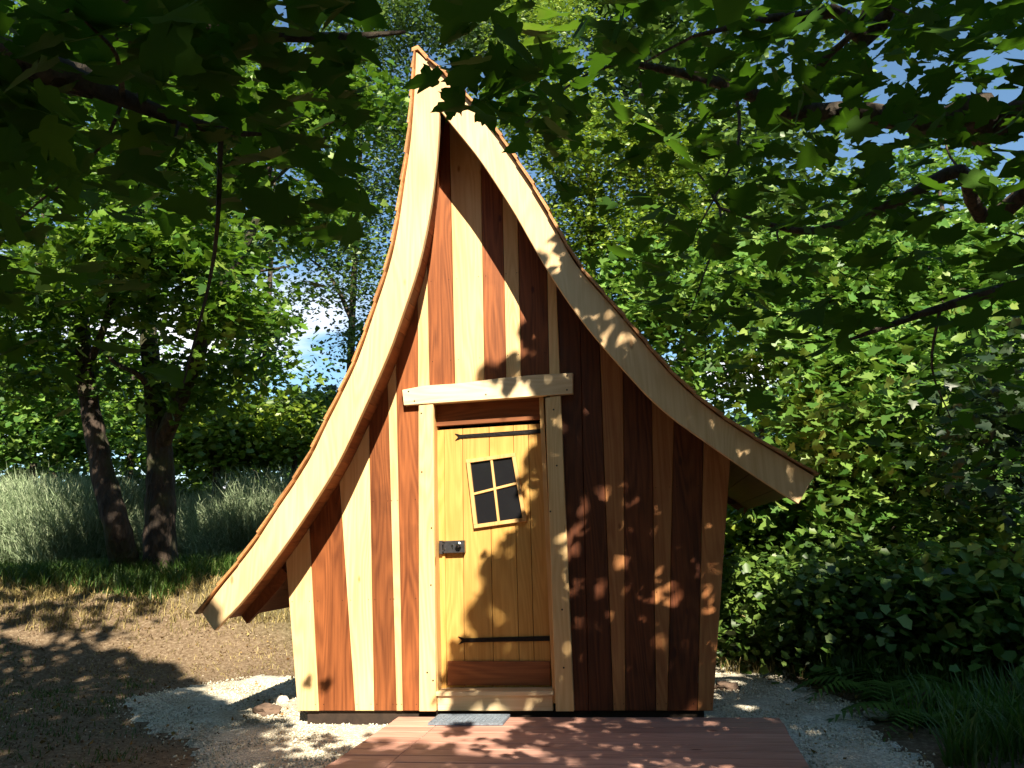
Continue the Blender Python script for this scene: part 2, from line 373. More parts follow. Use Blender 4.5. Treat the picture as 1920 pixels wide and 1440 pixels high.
Vp = np.stack([PX, PY, np.where(ins, PZ, PZ-.09)], -1).reshape(-1, 3); nn = len(gxx)
cell = (ins[:-1, :-1] | ins[1:, 1:] | ins[:-1, 1:] | ins[1:, :-1]).ravel()
I = (np.arange((len(gyy)-1)*nn).reshape(-1, nn)[:, :-1].ravel())[cell]
T = np.concatenate([np.stack([I, I+1, I+nn+1], 1), np.stack([I, I+nn+1, I+nn], 1)])
tag(link('gravel_path', tri_mesh('gravel_path', Vp, T, True), GRAV), kind='structure')

def scatter_solid(tv, tt, P, S, rg):
    """random rotated copies of template"""
    n = len(P); q = rg.normal(size=(n, 4)); q /= np.linalg.norm(q, axis=1)[:, None]
    a, b_, c, d = q.T
    R = np.stack([1-2*(c*c+d*d), 2*(b_*c-a*d), 2*(b_*d+a*c), 2*(b_*c+a*d), 1-2*(b_*b_+d*d), 2*(c*d-a*b_), 2*(b_*d-a*c), 2*(c*d+a*b_), 1-2*(b_*b_+c*c)], 1).reshape(n, 3, 3)
    V = np.einsum('nij,vj->nvi', R, tv)*S[:, None, :]+P[:, None, :]
    T = tt[None]+(np.arange(n)*len(tv))[:, None, None]
    return V.reshape(-1, 3), T.reshape(-1, 3)
OCT = np.array([(1, 0, 0), (-1, 0, 0), (0, 1, 0), (0, -1, 0), (0, 0, 1), (0, 0, -1)], float); OCTT = np.array([(0, 2, 4), (2, 1, 4), (1, 3, 4), (3, 0, 4), (2, 0, 5), (1, 2, 5), (3, 1, 5), (0, 3, 5)])
rg = np.random.default_rng(5)
P = np.stack([rg.uniform(-5, 1.8, 46000), rg.uniform(-2.6, 3.2, 46000)], 1)
k = inpoly(P[:, 0], P[:, 1], padp) & ~((P[:, 0] > -1.97) & (P[:, 0] < .63) & (P[:, 1] < 0)) & ~((P[:, 0] > -2.75) & (P[:, 0] < .25) & (P[:, 1] > 0.1))
P = P[k]; S = rg.uniform(.005, .013, (len(P), 1))*rg.uniform(.6, 1.1, (len(P), 3))
V_, T_ = scatter_solid(OCT, OCTT, np.column_stack([P, tz(P[:, 0], P[:, 1])+.034]), S, rg)
STONE = leafmat('stone_chip', [(0, (.36, .32, .24)), (.5, (.60, .54, .42)), (1, (.84, .78, .64))], 0, rough=.9, spec=.2)
tag(link('gravel', tri_mesh('gravel', V_, T_), STONE), 'loose pale crushed stone chips covering the apron around the cabin', 'gravel', kind='stuff')
# stray chips spilling past the edge, and dead leaves
P = np.stack([rg.uniform(-5.4, 2.0, 9000), rg.uniform(-3, 3.6, 9000)], 1); cpx = np.array([-1.2, 0.])
big = [tuple((np.array(p)-cpx)*1.07+cpx) for p in padp]
k = inpoly(P[:, 0], P[:, 1], big) & ~inpoly(P[:, 0], P[:, 1], padp); P = P[k]; S = rg.uniform(.005, .014, (len(P), 1))*rg.uniform(.6, 1.1, (len(P), 3))
V_, T_ = scatter_solid(OCT, OCTT, np.column_stack([P, tz(P[:, 0], P[:, 1])+.004]), S, rg)
tag(link('stray_gravel', tri_mesh('stray_gravel', V_, T_), STONE), 'pale stone chips strayed from the apron onto the surrounding soil', 'gravel', kind='stuff')
DEAD = leafmat('dead_leaf', [(0, (.12, .06, .025)), (.6, (.26, .15, .06)), (1, (.42, .30, .12))], .1, rough=.8, spec=.1)
P = np.stack([rg.uniform(-8, 3, 1500), rg.uniform(-3, 4.5, 1500)], 1); k = ~((P[:, 0] > -3) & (P[:, 0] < .7)); P = P[k]
LVD = np.array([(0, 0, 0), (.35, .3, .12), (0, .95, .05), (-.35, .35, .2), (0, .45, -.02)]); LTD = np.array([(0, 1, 4), (1, 2, 4), (2, 3, 4), (3, 0, 4)])
S = np.repeat(rg.uniform(.02, .05, (len(P), 1)), 3, 1); V_, T_ = scatter_solid(LVD, LTD, np.column_stack([P, tz(P[:, 0], P[:, 1])+.035]), S, rg)
tag(link('dead_leaves', tri_mesh('dead_leaves', V_, T_), DEAD), 'scattered curled brown leaves lying on soil and gravel', 'leaf litter', kind='stuff')
# soil crumbs, chips and litter on the bank
n = 17000; P = np.stack([rg.uniform(-8, -2.6, n), rg.uniform(-2.4, 5.0, n)], 1); k = ~inpoly(P[:, 0], P[:, 1], padp); P = P[k]
S = rg.uniform(.003, .012, (len(P), 1))*rg.uniform(.3, 1.4, (len(P), 3))
V_, T_ = scatter_solid(OCT, OCTT, np.column_stack([P, tz(P[:, 0], P[:, 1])+.006]), S, rg)
CRUMB = leafmat('soil_crumb', [(0, (.10, .06, .035)), (.6, (.22, .15, .09)), (.9, (.36, .28, .19)), (1, (.55, .48, .38))], 0, rough=.95, spec=.1)
tag(link('soil_crumbs', tri_mesh('soil_crumbs', V_, T_), CRUMB), 'small clods, twigs and stones scattered over the bare brown earth bank left of the cabin', 'soil', kind='stuff')

# ---------------------------------------------------------------- cabin
YF = -.45
def xz(px, py, y):
    p = atY(px, py, y); return np.array([p[0], p[2]])
def curve(pts, y, n=30):
    return resample(smoothline([(*xz(a, b, y), 0) for a, b in pts], 5), n)[:, :2]
LO = [(378, 1149), (427, 1084), (472, 1028), (517, 959), (554, 904), (585, 853), (610, 800), (641, 738), (671, 673), (700, 590), (729, 502), (746, 427), (759, 337), (769, 270), (776, 184), (780, 97)]
LI = [(402, 1183), (458, 1123), (506, 1061), (548, 1003), (593, 935), (636, 864), (681, 769), (725, 670), (752, 596), (784, 499), (806, 397), (816, 322), (821, 270), (823, 206), (815, 150), (800, 113)]
RO = [(802, 112), (840, 148), (883, 192), (923, 240), (967, 303), (1005, 363), (1037, 420), (1074, 487), (1105, 526), (1155, 582), (1199, 634), (1255, 699), (1308, 749), (1364, 792), (1433, 836), (1480, 864), (1527, 893)]
RI = [(820, 200), (847, 234), (870, 262), (904, 306), (960, 392), (992, 448), (1030, 513), (1074, 579), (1124, 643), (1180, 706), (1221, 750), (1267, 789), (1333, 836), (1399, 882), (1463, 924), (1497, 945)]
NL = 40
lo, li, ro, ri = curve(LO, YF, NL), curve(LI, YF, NL), curve(RO, YF, NL), curve(RI, YF, NL)
cabin = empty('cabin', (0, 0, 0), 'small witch-hat wooden cabin with sweeping curved roof and striped larch boards', 'cabin')
def strip_solid(A, B, y0, y1, n=None):
    """solid between polylines A and B (xz), extruded in y"""
    n = len(A); V = [(x, y, z) for y in (y0, y1) for C_ in (A, B) for x, z in C_]
    f = []
    for i in range(n-1):
        f += [[i, n+i, n+i+1, i+1], [2*n+i, 2*n+i+1, 3*n+i+1, 3*n+i], [i, i+1, 2*n+i+1, 2*n+i], [n+i, 3*n+i, 3*n+i+1, n+i+1]]
    f += [[0, 2*n, 3*n, n], [n-1, 2*n-1, 4*n-1, 3*n-1]]
    return V, f
def cab(name, vf, mat, parent=None, bev=0, smooth=False):
    me = mesh(name, *vf, smooth=smooth); (bevel(me, bev) if bev else fixn(me))
    return link(name, me, mat, parent or cabin)
b1 = cab('bargeboard', strip_solid(lo, li, YF, YF+.045), BARGE, bev=.004)
b2 = cab('bargeboard', strip_solid(ro, ri, YF+.004, YF+.049), BARGE, bev=.004)
def frac(A, B, t): return A*(1-t)+B*t
ROOFLEN = 3.3
soff_l = frac(lo, li, .93); soff_r = frac(ro, ri, .93)
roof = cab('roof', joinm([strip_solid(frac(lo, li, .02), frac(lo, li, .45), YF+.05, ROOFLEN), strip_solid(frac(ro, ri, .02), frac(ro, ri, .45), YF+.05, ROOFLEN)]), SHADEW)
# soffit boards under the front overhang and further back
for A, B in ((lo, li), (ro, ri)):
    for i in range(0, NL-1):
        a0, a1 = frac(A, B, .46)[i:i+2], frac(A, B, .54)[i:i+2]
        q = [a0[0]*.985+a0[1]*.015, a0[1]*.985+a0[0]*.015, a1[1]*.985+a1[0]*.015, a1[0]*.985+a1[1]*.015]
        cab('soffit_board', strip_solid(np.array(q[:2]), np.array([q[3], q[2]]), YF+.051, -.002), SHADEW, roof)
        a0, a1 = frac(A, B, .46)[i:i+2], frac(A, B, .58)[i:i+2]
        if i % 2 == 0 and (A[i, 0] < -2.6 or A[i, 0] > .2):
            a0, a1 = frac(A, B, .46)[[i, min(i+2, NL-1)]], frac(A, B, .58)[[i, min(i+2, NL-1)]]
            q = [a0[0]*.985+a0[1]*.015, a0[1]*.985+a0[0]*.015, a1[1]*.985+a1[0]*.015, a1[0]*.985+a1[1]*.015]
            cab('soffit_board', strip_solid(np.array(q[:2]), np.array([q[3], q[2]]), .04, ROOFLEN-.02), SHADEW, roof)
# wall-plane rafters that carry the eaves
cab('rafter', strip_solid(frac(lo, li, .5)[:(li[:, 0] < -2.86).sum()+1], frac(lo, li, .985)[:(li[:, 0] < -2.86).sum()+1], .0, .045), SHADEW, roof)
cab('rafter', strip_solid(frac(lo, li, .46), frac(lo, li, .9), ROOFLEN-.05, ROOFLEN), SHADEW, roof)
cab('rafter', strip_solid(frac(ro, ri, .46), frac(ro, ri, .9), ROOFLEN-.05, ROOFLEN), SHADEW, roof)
# shingles
sh = []; rs = random.Random(3)
def polylen(A):
    return np.r_[0, np.cumsum(np.linalg.norm(np.diff(A, axis=0), axis=1))]
for side, A in ((0, lo), (1, ro[::-1])):          # eave -> ridge
    d = polylen(A); tot = d[-1]; s = -.02
    while s < tot-.1:
        y = YF-.03+rs.uniform(-.004, .004)
        e = min(s+.46, tot+.01)
        def at(u): return np.array([np.interp(u, d, A[:, 0]), np.interp(u, d, A[:, 1])]) if u >= 0 else A[0]+(A[0]-A[1])/np.linalg.norm(A[0]-A[1])*(-u)
        a = at(s); c = at(e); t = c-a; ln = np.linalg.norm(t)
        if ln < .1: break
        t /= ln; nrm = np.array([-t[1], t[0]]) * (1 if side == 0 else -1)
        while y < ROOFLEN-.03:
            wd = min(rs.uniform(.10, .21), ROOFLEN+.02-y); j = rs.uniform(-.008, .008)
            mid = at((s+e)/2)
            V_ = []
            for yy in (y, y+wd-.004):
                for (pt, o1, o2) in ((a+t*j, .014, .030), (mid, .008, .018), (c, .002, .007)):
                    V_ += [(*(pt+nrm*o1),), (*(pt+nrm*o2),)]
            V_ = [(p[0], (y if i < 6 else y+wd-.004), p[1]) for i, p in enumerate(V_)]
            f_ = [[0, 2, 3, 1], [2, 4, 5, 3], [6, 7, 9, 8], [8, 9, 11, 10], [0, 1, 7, 6], [4, 10, 11, 5], [1, 3, 9, 7], [3, 5, 11, 9], [0, 6, 8, 2], [2, 8, 10, 4]]
            sh.append((y, (V_, f_))); y += wd
        s += .235+rs.uniform(-.01, .01)
sh.sort(key=lambda q: q[0])
for y, vf in sh[:296]: cab('shingle', vf, SHING, roof)
tag(cab('shingles', joinm([q[1] for q in sh[296:]]), SHING, roof), kind='stuff')
cab('ridge_cap', strip_solid(np.array([lo[-1]+[-.03, .03], lo[-1]+[.02, .045], lo[-1]+[.1, -.06]]), np.array([lo[-1]+[-.03, .0], lo[-1]+[.02, .01], lo[-1]+[.085, -.085]]), YF-.015, ROOFLEN), SHING, roof)

# facade boards: (bottom px, top px) boundary lines on the wall plane
bnd = [((558, 1333), (543, 1143)), ((598, 1333), (584, 1071)), ((665, 1333), (641, 980)), ((701, 1333), (693, 880)), ((743, 1333), (728, 783)), ((755, 1333), (744, 770)), ((785, 1333), (783, 628)),
       ((817, 1333), (803, 596)), ((866, 1333), (848, 500)), ((918, 1333), (904, 450)), ((962, 1333), (946, 560)), ((990, 1333), (974, 560)), ((1043, 1333), (1027, 560)), ((1075, 1333), (1050, 700)),
       ((1104, 1333), (1092, 800)), ((1150, 1333), (1124, 643)), ((1173, 1333), (1169, 750)), ((1230, 1333), (1222, 755)), ((1252, 1333), (1264, 790)), ((1308, 1333), (1319, 830)), ((1337, 1333), (1369, 873))]
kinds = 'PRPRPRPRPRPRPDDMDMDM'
lines = []
for a, b in bnd:
    p, q = xz(*a, 0), xz(*b, 0); lines.append((p, (q-p)/(q[1]-p[1])))
wl, wr = frac(lo, li, .53), frac(ro, ri, .53)
roofx = np.r_[wl[:, 0], wr[::-1][::-1][:, 0]]
def roofz(x):
    zl = np.interp(x, *sortc(wl)); zr = np.interp(x, *sortc(wr)); return min(zl, zr) if True else 0
def sortc(A):
    o = np.argsort(A[:, 0]); return A[o, 0], A[o, 1]
pk = wl[np.argmax(wl[:, 0])]
def inside(x, z):
    # left roof: x must lie right of the left curve at height z ; right roof: left of right curve
    zl, xl = zip(*sorted(((b, a) for a, b in wl))); zr, xr = zip(*sorted(((b, a) for a, b in wr)))
    if z > zl[0]+0: 
        if x < np.interp(z, zl, xl): return False
    elif x < xl[0]-.0: return False if z > .8 else True
    if z > zr[0] and x > np.interp(z, zr, xr): return False
    return z < 4.66
def clip_top(p, dr):
    z = .5 if p[0] < -2.5 else 1.0
    while z < 4.7:
        q = p+dr*(z-p[1])
        if not inside(q[0], z): return q
        z += .006
    return q
WB = []; NAILS = []
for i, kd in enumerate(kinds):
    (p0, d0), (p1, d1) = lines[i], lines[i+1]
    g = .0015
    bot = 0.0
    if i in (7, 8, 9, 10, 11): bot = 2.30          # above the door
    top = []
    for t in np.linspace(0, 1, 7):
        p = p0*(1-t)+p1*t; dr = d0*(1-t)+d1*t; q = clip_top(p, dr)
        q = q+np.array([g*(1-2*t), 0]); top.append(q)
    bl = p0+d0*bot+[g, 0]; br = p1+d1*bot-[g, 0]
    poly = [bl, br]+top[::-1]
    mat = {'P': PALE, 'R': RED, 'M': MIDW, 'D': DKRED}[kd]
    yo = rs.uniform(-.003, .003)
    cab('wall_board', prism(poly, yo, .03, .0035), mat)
    WB.append(poly); wbo = COL.objects[-1]; NAILS.append((wbo, p0, d0, p1, d1, bot, yo))
# dark sheathing just behind so that joints read black
sheath = []
for i in range(len(kinds)):
    if i in (7, 8, 9, 10, 11):
        pass
    sheath.append(prism([(WB[i][0][0], WB[i][0][1]), (WB[i][1][0], WB[i][1][1])]+[tuple(np.array(q)-[0, .02]) for q in WB[i][2:]], .0335, .05))
cab('sheathing', joinm(sheath), DARKW)
# side walls and back wall of boards
for side, (i0) in ((-1, 0), (1, 20)):
    p, dr = lines[i0]; top = clip_top(p, dr); y = .052; xo = .0
    while y < ROOFLEN-.35:
        wd = rs.uniform(.11, .2); q = np.array([p+[0, 0], p-[side*.03, 0], top-[side*.03, -.05], top+[0, .05]])
        cab('side_board', prism([tuple(a) for a in q], y, y+wd-.003), RED if rs.random() < .55 else PALE); y += wd
backp = [tuple(p) for p in [lines[0][0]+[.04, 0], lines[20][0]-[.04, 0], clip_top(*lines[20])-[.04, 0]]]+[(1.0*a, b) for a, b in wr[::-1] if a < .40 and b > 1.7 and b < 4.3]+[(a, b) for a, b in wl[::-1] if a > -2.75 and b < 4.2]
cab('back_wall', prism(backp, ROOFLEN-.3, ROOFLEN-.26), RED)
cab('floor_frame', box(-2.70, .16, .035, 2.95, -.16, -.004), DARKW)

# door surround
YP = -.045
def quad(pts, y): return [tuple(xz(a, b, y)) for a, b in pts]
lp = cab('door_post', prism(quad([(786, 1334), (817, 1334), (812, 757), (785, 760)], YP), YP, -.004), PALE, bev=.003)
rp = cab('door_post', prism(quad([(1042, 1334), (1076, 1334), (1051, 742), (1022, 746)], YP), YP, -.004), PALE, bev=.003)
lt = cab('lintel', prism(quad([(757, 760), (1074, 738), (1074, 699), (1000, 703), (937, 709), (860, 719), (796, 723), (754, 731)], -.055), -.055, -.003), PALEX, bev=.003)
def screw(px, py, y, parent, r=.0065):
    p = atY(px, py, y); V_ = [(p[0]+r*math.cos(a*math.pi/4), p[1]-.0015, p[2]+r*math.sin(a*math.pi/4)) for a in range(8)]
    V_ += [(x, yy+.004, z) for x, yy, z in V_]
    f = [list(range(8)), list(range(8, 16))]+[[i, (i+1) % 8, 8+(i+1) % 8, 8+i] for i in range(8)]
    cab('screw', (V_, f), SCREW, parent)
for s in [(790, 775), (791, 885), (809, 990), (808, 1097), (801, 1261), (812, 1276)]: screw(*s, YP, lp)
for s in [(1038, 768), (1044, 873), (1032, 959), (1054, 1143), (1057, 1252)]: screw(*s, YP, rp)
for s in [(766, 734), (777, 752), (911, 740), (1063, 705), (1063, 731)]: screw(*s, -.055, lt)
YD = .125
for wbo, p0, d0, p1, d1, bot, yo in NAILS:
    for zz in ((.045, .78, 1.5) if bot == 0 else (2.55, 3.2)):
        for t_ in (.14, .86):
            p = p0*(1-t_)+p1*t_; q = p+(d0*(1-t_)+d1*t_)*zz
            if not inside(q[0], zz+.08) or rs.random() < .25: continue
            r = .0036; V_ = [(q[0]+r*math.cos(a*math.pi/3), yo-.001, zz+rs.uniform(-.0, .0)+r*math.sin(a*math.pi/3)) for a in range(6)]
            V_ += [(x, yo+.003, z) for x, _, z in V_]
            cab('nail', (V_, [list(range(6)), list(range(6, 12))]+[[i, (i+1) % 6, 6+(i+1) % 6, 6+i] for i in range(6)]), SCREW, wbo)
cab('door_jamb', box(-1.725, -1.688, -.003, .17, 0.05, 2.24), FRAMEW)
cab('door_jamb', box(-.862, -.83, -.003, .17, 0.05, 2.24), FRAMEW)
cab('door_head', box(-1.687, -.863, .095, .17, 2.06, 2.26), KICKW)
cab('door_head', box(-1.70, -.84, -.002, .094, 2.225, 2.262), FRAMEW)
cab('threshold', box(-1.705, -.85, -.035, .16, .105, .135), PALEX, bev=.004)
cab('door_riser', box(-1.69, -.862, -.012, .03, 0.002, .104), PALEX, bev=.003)
cab('door_stop', prism(quad([(822, 1292), (837, 1292), (832, 806), (820, 807)], YD-.02), YD-.02, YD+.03), DOORW)
door = cab('door', prism(quad([(837, 1290), (1034, 1290), (1021, 794), (831, 806)], YD+.021), YD+.021, YD+.05), DARKW)
xs_b = [836, 871, 926, 975, 1003, 1034]; xs_t = [832, 867, 917, 962, 990, 1020]
def topy(x): return 806-(x-831)*12/190.
for i in range(5):
    a, b, c, e = xs_b[i]+.5, xs_b[i+1]-.5, xs_t[i+1]-.5, xs_t[i]+.5
    cab('door_board', prism(quad([(a, 1289), (b, 1289), (c, topy(c)), (e, topy(e))], YD), YD, YD+.02, .0016), DOORW, door)
cab('kick_board', prism(quad([(839, 1285), (1032, 1285), (1031, 1240), (839, 1240)], YD-.02), YD-.02, YD-.001, .003), KICKW, door)
def bar(p, q, w_, y0, y1):
    p, q = np.array(p), np.array(q); t = (q-p)/np.linalg.norm(q-p); n_ = np.array([-t[1], t[0]])*w_/2
    return prism([tuple(p+n_), tuple(p-n_), tuple(q-n_), tuple(q+n_)], y0, y1, .002)
c4 = [xz(*p, YD-.02) for p in [(878, 865), (963, 853), (984, 974), (892, 987)]]
for i in range(4):
    p, q = c4[i], c4[(i+1) % 4]; e = (q-p)/np.linalg.norm(q-p)*(.014 if i % 2 == 0 else -.0145)
    cab('window_frame', bar(p-e, q+e, .028, YD-.03, YD-.001), FRAMEW, door)
midT, midB = xz(921, 859, YD-.02), xz(935, 980, YD-.02); midL, midR = xz(885, 927, YD-.02), xz(973, 905, YD-.02)
cab('muntin', bar(midT, midB, .018, YD-.024, YD-.001), FRAMEW, door)
cab('muntin', bar(midL, midR, .018, YD-.022, YD-.001), FRAMEW, door)
mc = (midT+midB)/2; mc = xz(928, 917, YD-.02)
for q in ([c4[0], midT, mc, midL], [midT, c4[1], midR, mc], [mc, midR, c4[2], midB], [midL, mc, midB, c4[3]]):
    c_ = sum(q)/4; cab('pane', prism([tuple(c_+(p-c_)*.9) for p in q], YD-.010, YD-.002), GLASS, door)
def strap(pl, pr, hgt):
    a = xz(*pl, YD-.01); b = xz(*pr, YD-.01); t = (b-a)/np.linalg.norm(b-a); n_ = np.array([-t[1], t[0]])
    L_ = np.linalg.norm(b-a)
    pts = [a+t*.0+n_*hgt*.85, a+t*.028, a-n_*hgt*.85, a+t*.045-n_*hgt*.42, b-n_*hgt*.5, b+n_*hgt*.5, a+t*.045+n_*hgt*.42]
    V_ = [(x, YD-.009, z) for x, z in pts]+[(x, YD-.001, z) for x, z in pts]; k = 7
    f = [[0, 1, 6], [1, 2, 3], [1, 3, 4, 5, 6], [7, 13, 8], [8, 10, 9], [8, 13, 12, 11, 10]]+[[i, (i+1) % k, k+(i+1) % k, k+i] for i in range(k)]
    cab('hinge_strap', (V_, f), IRON, door)
strap((853, 819), (1016, 808), .032); strap((859, 1201), (1036, 1197), .034)
def cyl(c, r, y0, y1, n=14, r2=None):
    r2 = r if r2 is None else r2
    V_ = [(c[0]+r*math.cos(2*math.pi*i/n), y0, c[1]+r*math.sin(2*math.pi*i/n)) for i in range(n)]+[(c[0]+r2*math.cos(2*math.pi*i/n), y1, c[1]+r2*math.sin(2*math.pi*i/n)) for i in range(n)]
    return V_, [list(range(n))[::-1], list(range(n, 2*n))]+[[i, (i+1) % n, n+(i+1) % n, n+i] for i in range(n)]
lk = xz(824, 1038, YD-.05); lk2 = xz(870, 1013, YD-.05)
cab('lock', box(lk[0]+.028, lk2[0], YD-.05, YD-.001, lk[1], lk2[1]), GUN, door, bev=.004)
cab('lock_keeper', joinm([box(lk[0], lk[0]+.024, YD-.055, YD-.001, lk[1]-.004, lk2[1]+.004), cyl((lk[0]+.03, lk[1]+.02), .007, YD-.06, YD-.01), cyl((lk[0]+.03, lk2[1]-.02), .007, YD-.06, YD-.01)]), GUN, door)
kc = xz(861, 1021, YD-.06)
cab('lock_knob', joinm([cyl(kc, .012, YD-.07, YD-.045), cyl(kc, .010, YD-.092, YD-.088, 14, .021), cyl(kc, .021, YD-.088, YD-.078), cyl(kc, .021, YD-.078, YD-.068, 14, .012)]), STEEL, door, smooth=False)
kk = xz(848, 1023, YD-.055)
cab('lock_cylinder', joinm([cyl(kk, .009, YD-.056, YD-.05), box(kk[0]-.004, kk[0]+.004, YD-.055, YD-.05, kk[1]-.022, kk[1])]), STEEL, door)
for a in (1016, 1030): 
    q = xz(833, a, YD-.055); cab('lock_screw', cyl(q, .006, YD-.058, YD-.05), STEEL, door)

# ---------------------------------------------------------------- deck
deck = empty('deck', (-.67, -1.3, -.13), 'low terrace of reddish brown boards laid in front of the cabin door', 'deck')
def dk(name, vf, mat, bev=0):
    me = mesh(name, *vf); bevel(me, bev) if bev else fixn(me)
    me.transform(Matrix.Translation((.67, 1.3, .13))); return link(name, me, mat, deck)
y = -.05; i = 0
XL, XR, XS = -1.97, .638, -1.62
while y > -3.0:
    wd = .138
    z = -.03+rs.uniform(-.0015, .0015)
    dk('deck_board', box(XL+rs.uniform(-.004, .004), XS-.003, y-wd, y, z-.026, z), DECKW, .003)
    z = -.03+rs.uniform(-.0015, .0015)
    dk('deck_board', box(XS+.001, XR+rs.uniform(-.004, .004), y-wd, y, z-.026, z), DECKW, .003)
    y -= wd+.006
for x0 in (XL+.02, XS-.02, -.5, XR-.06): dk('joist', box(x0, x0+.045, -3.0, -.06, -.13, -.06), DARKW)
# doormat : open rubber lattice
mat_parts = []
mx0, mx1, my0, my1 = -1.66, -1.17, -.30, -.06
zt, zb = -.012, -.027
for k in range(17):
    x = mx0+(mx1-mx0)*k/16; mat_parts.append(box(x-.004, x+.004, my0, my1, zb, zt-.001))
for k in range(8):
    yy = my0+(my1-my0)*k/7; mat_parts.append(box(mx0, mx1, yy-.0035, yy+.0035, zb, zt))
mat_parts += [box(mx0-.012, mx0-.003, my0-.012, my1+.012, zb, zt+.001), box(mx1+.003, mx1+.012, my0-.012, my1+.012, zb, zt+.001), box(mx0-.003, mx1+.003, my0-.012, my0-.004, zb, zt+.002), box(mx0-.003, mx1+.003, my1+.004, my1+.012, zb, zt+.002)]
me = mesh('doormat', *joinm(mat_parts)); me.transform(Matrix.Translation((1.415, .18, .03)))
dm = link('doormat', me, RUBBER); dm.location = (-1.415, -.18, -.03)
tag(dm, 'blue-grey open lattice rubber mat lying before the cabin door', 'doormat')

# stones by the left corner
def rock(loc, s, mat, label, seed):
    import bmesh
    bm = bmesh.new(); bmesh.ops.create_icosphere(bm, subdivisions=3, radius=1); r_ = random.Random(seed); o = Vector((r_.random()*9, r_.random()*9, 0))
    from mathutils import noise
    for v in bm.verts:
        n_ = noise.noise(v.co*1.3+o)*.5+noise.noise(v.co*3.5+o)*.18; v.co *= 1+n_; v.co = Vector((v.co.x*s[0], v.co.y*s[1], v.co.z*s[2]))
    me = bpy.data.meshes.new('rock'); bm.to_mesh(me); bm.free()
    o_ = link('rock', me, mat); o_.location = loc; return tag(o_, label, 'rock', 'rocks by the cabin')
RB = plain('brown_rock', (.13, .085, .06), .9, 0, .5, 14, .6); RW = plain('pale_rock', (.55, .50, .42), .9, 0, .3, 16, .6)
g = atZ(500, 1338, -.1); rock((g[0], g[1], -.08), (.10, .075, .055), RB, 'dark brown rough stone on gravel near the left cabin corner', 1)
g = atZ(528, 1318, -.1); rock((g[0], g[1], -.08), (.065, .05, .045), RW, 'pale stone between the brown stone and left cabin corner', 2)
g = atZ(1364, 1292, -.1); rock((g[0], g[1], -.085), (.10, .08, .045), RB, 'flat dark stone on gravel behind the right cabin corner', 3)
g = atZ(1645, 1342, -.1); rock((g[0], g[1], -.09), (.08, .06, .035), RW, 'pale flat stone at the edge of the gravel right of the deck', 4)

# ---------------------------------------------------------------- leaves
def fan_leaf(half, seed, jit=.02):
    rg = np.random.default_rng(seed); out = []
    for v in range(5):
        fold, curl, side, tw = rg.uniform(.02, .34), rg.uniform(-.05, .38), rg.normal()*.10, rg.normal()*.25
        L_ = [(x*rg.uniform(.92, 1.06)+rg.normal()*jit*(x > 0), y+rg.normal()*jit) for x, y in half]
        R_ = [(-x*rg.uniform(.92, 1.06), y+rg.normal()*jit) for x, y in half[-2:0:-1]]
        pts = [(0, 0)]+L_[1:]+R_
        out.append(np.array([(0, .24, 0)]+[(x+side*y*y, y, fold*abs(x)-curl*y*y*.5+tw*x*y) for x, y in pts]))
    n = len(out[0])-1
    return np.array(out), np.array([(0, 1+i, 1+(i+1) % n) for i in range(n)])
def maple_tpl():
    return fan_leaf([(0, 0), (.12, -.07), (.27, -.05), (.38, .01), (.47, .08), (.38, .14), (.32, .21), (.43, .29), (.57, .43), (.46, .45), (.36, .50), (.24, .47), (.25, .60), (.18, .68), (.15, .79), (.06, .85), (0, 1.)], 1)
def maple_lo():
    return fan_leaf([(0, 0), (.26, -.07), (.46, .09), (.31, .22), (.55, .44), (.24, .47), (.19, .7), (0, 1.)], 2)
def star5():
    out = []; rg = np.random.default_rng(3)
    for v in range(5):
        k = rg.uniform(.85, 1.1, 8); pts = [(0, 0), (.44*k[0], .03), (.34, .28), (.42*k[1], .62*k[2]), (0, .97), (-.42*k[3], .62*k[4]), (-.34, .28), (-.44*k[5], .03)]
        f, c = rg.uniform(.0, .4), rg.uniform(-.1, .4)
        out.append(np.array([(x, y, f*abs(x)-c*y*y*.5) for x, y in pts]))
    return np.array(out), np.array([(0, 1, 2), (0, 2, 4), (2, 3, 4), (0, 4, 6), (4, 5, 6), (0, 6, 7)])
def oval():
    V = np.array([[(0, 0, 0), (w_, .4, .07*w_), (0, .95, -.06), (-w_, .42, .1*w_)] for w_ in (.24, .30, .34)]); return V, np.array([(0, 1, 2), (0, 2, 3)])
TPL = {'maple': maple_tpl(), 'maple_lo': maple_lo(), 'star': star5(), 'oval': oval()}
def frames(n, rg, tilt=.5, sunward=.25, droop=.3):
    nr = rg.normal(size=(n, 3))*tilt+np.array([0, 0, 1.])+SUN*sunward
    nr /= np.linalg.norm(nr, axis=1)[:, None]
    a = rg.uniform(0, 2*math.pi, n); d = np.stack([np.cos(a), np.sin(a), np.full(n, -droop)], 1)
    d -= nr*np.sum(d*nr, 1)[:, None]; d /= np.linalg.norm(d, axis=1)[:, None]
    x = np.cross(d, nr)
    return np.stack([x, d, nr], 2)           # columns
def leaves_mesh(name, tpl, P, R, S):
    tv, tt = TPL[tpl]; n = len(P)
    idx = np.random.default_rng(n).integers(0, len(tv), n)
    V = np.einsum('nij,nvj->nvi', R, tv[idx])*S[:, None, None]+P[:, None, :]
    T = tt[None]+(np.arange(n)*tv.shape[1])[:, None, None]
    return tri_mesh(name, V.reshape(-1, 3), T.reshape(-1, 3))
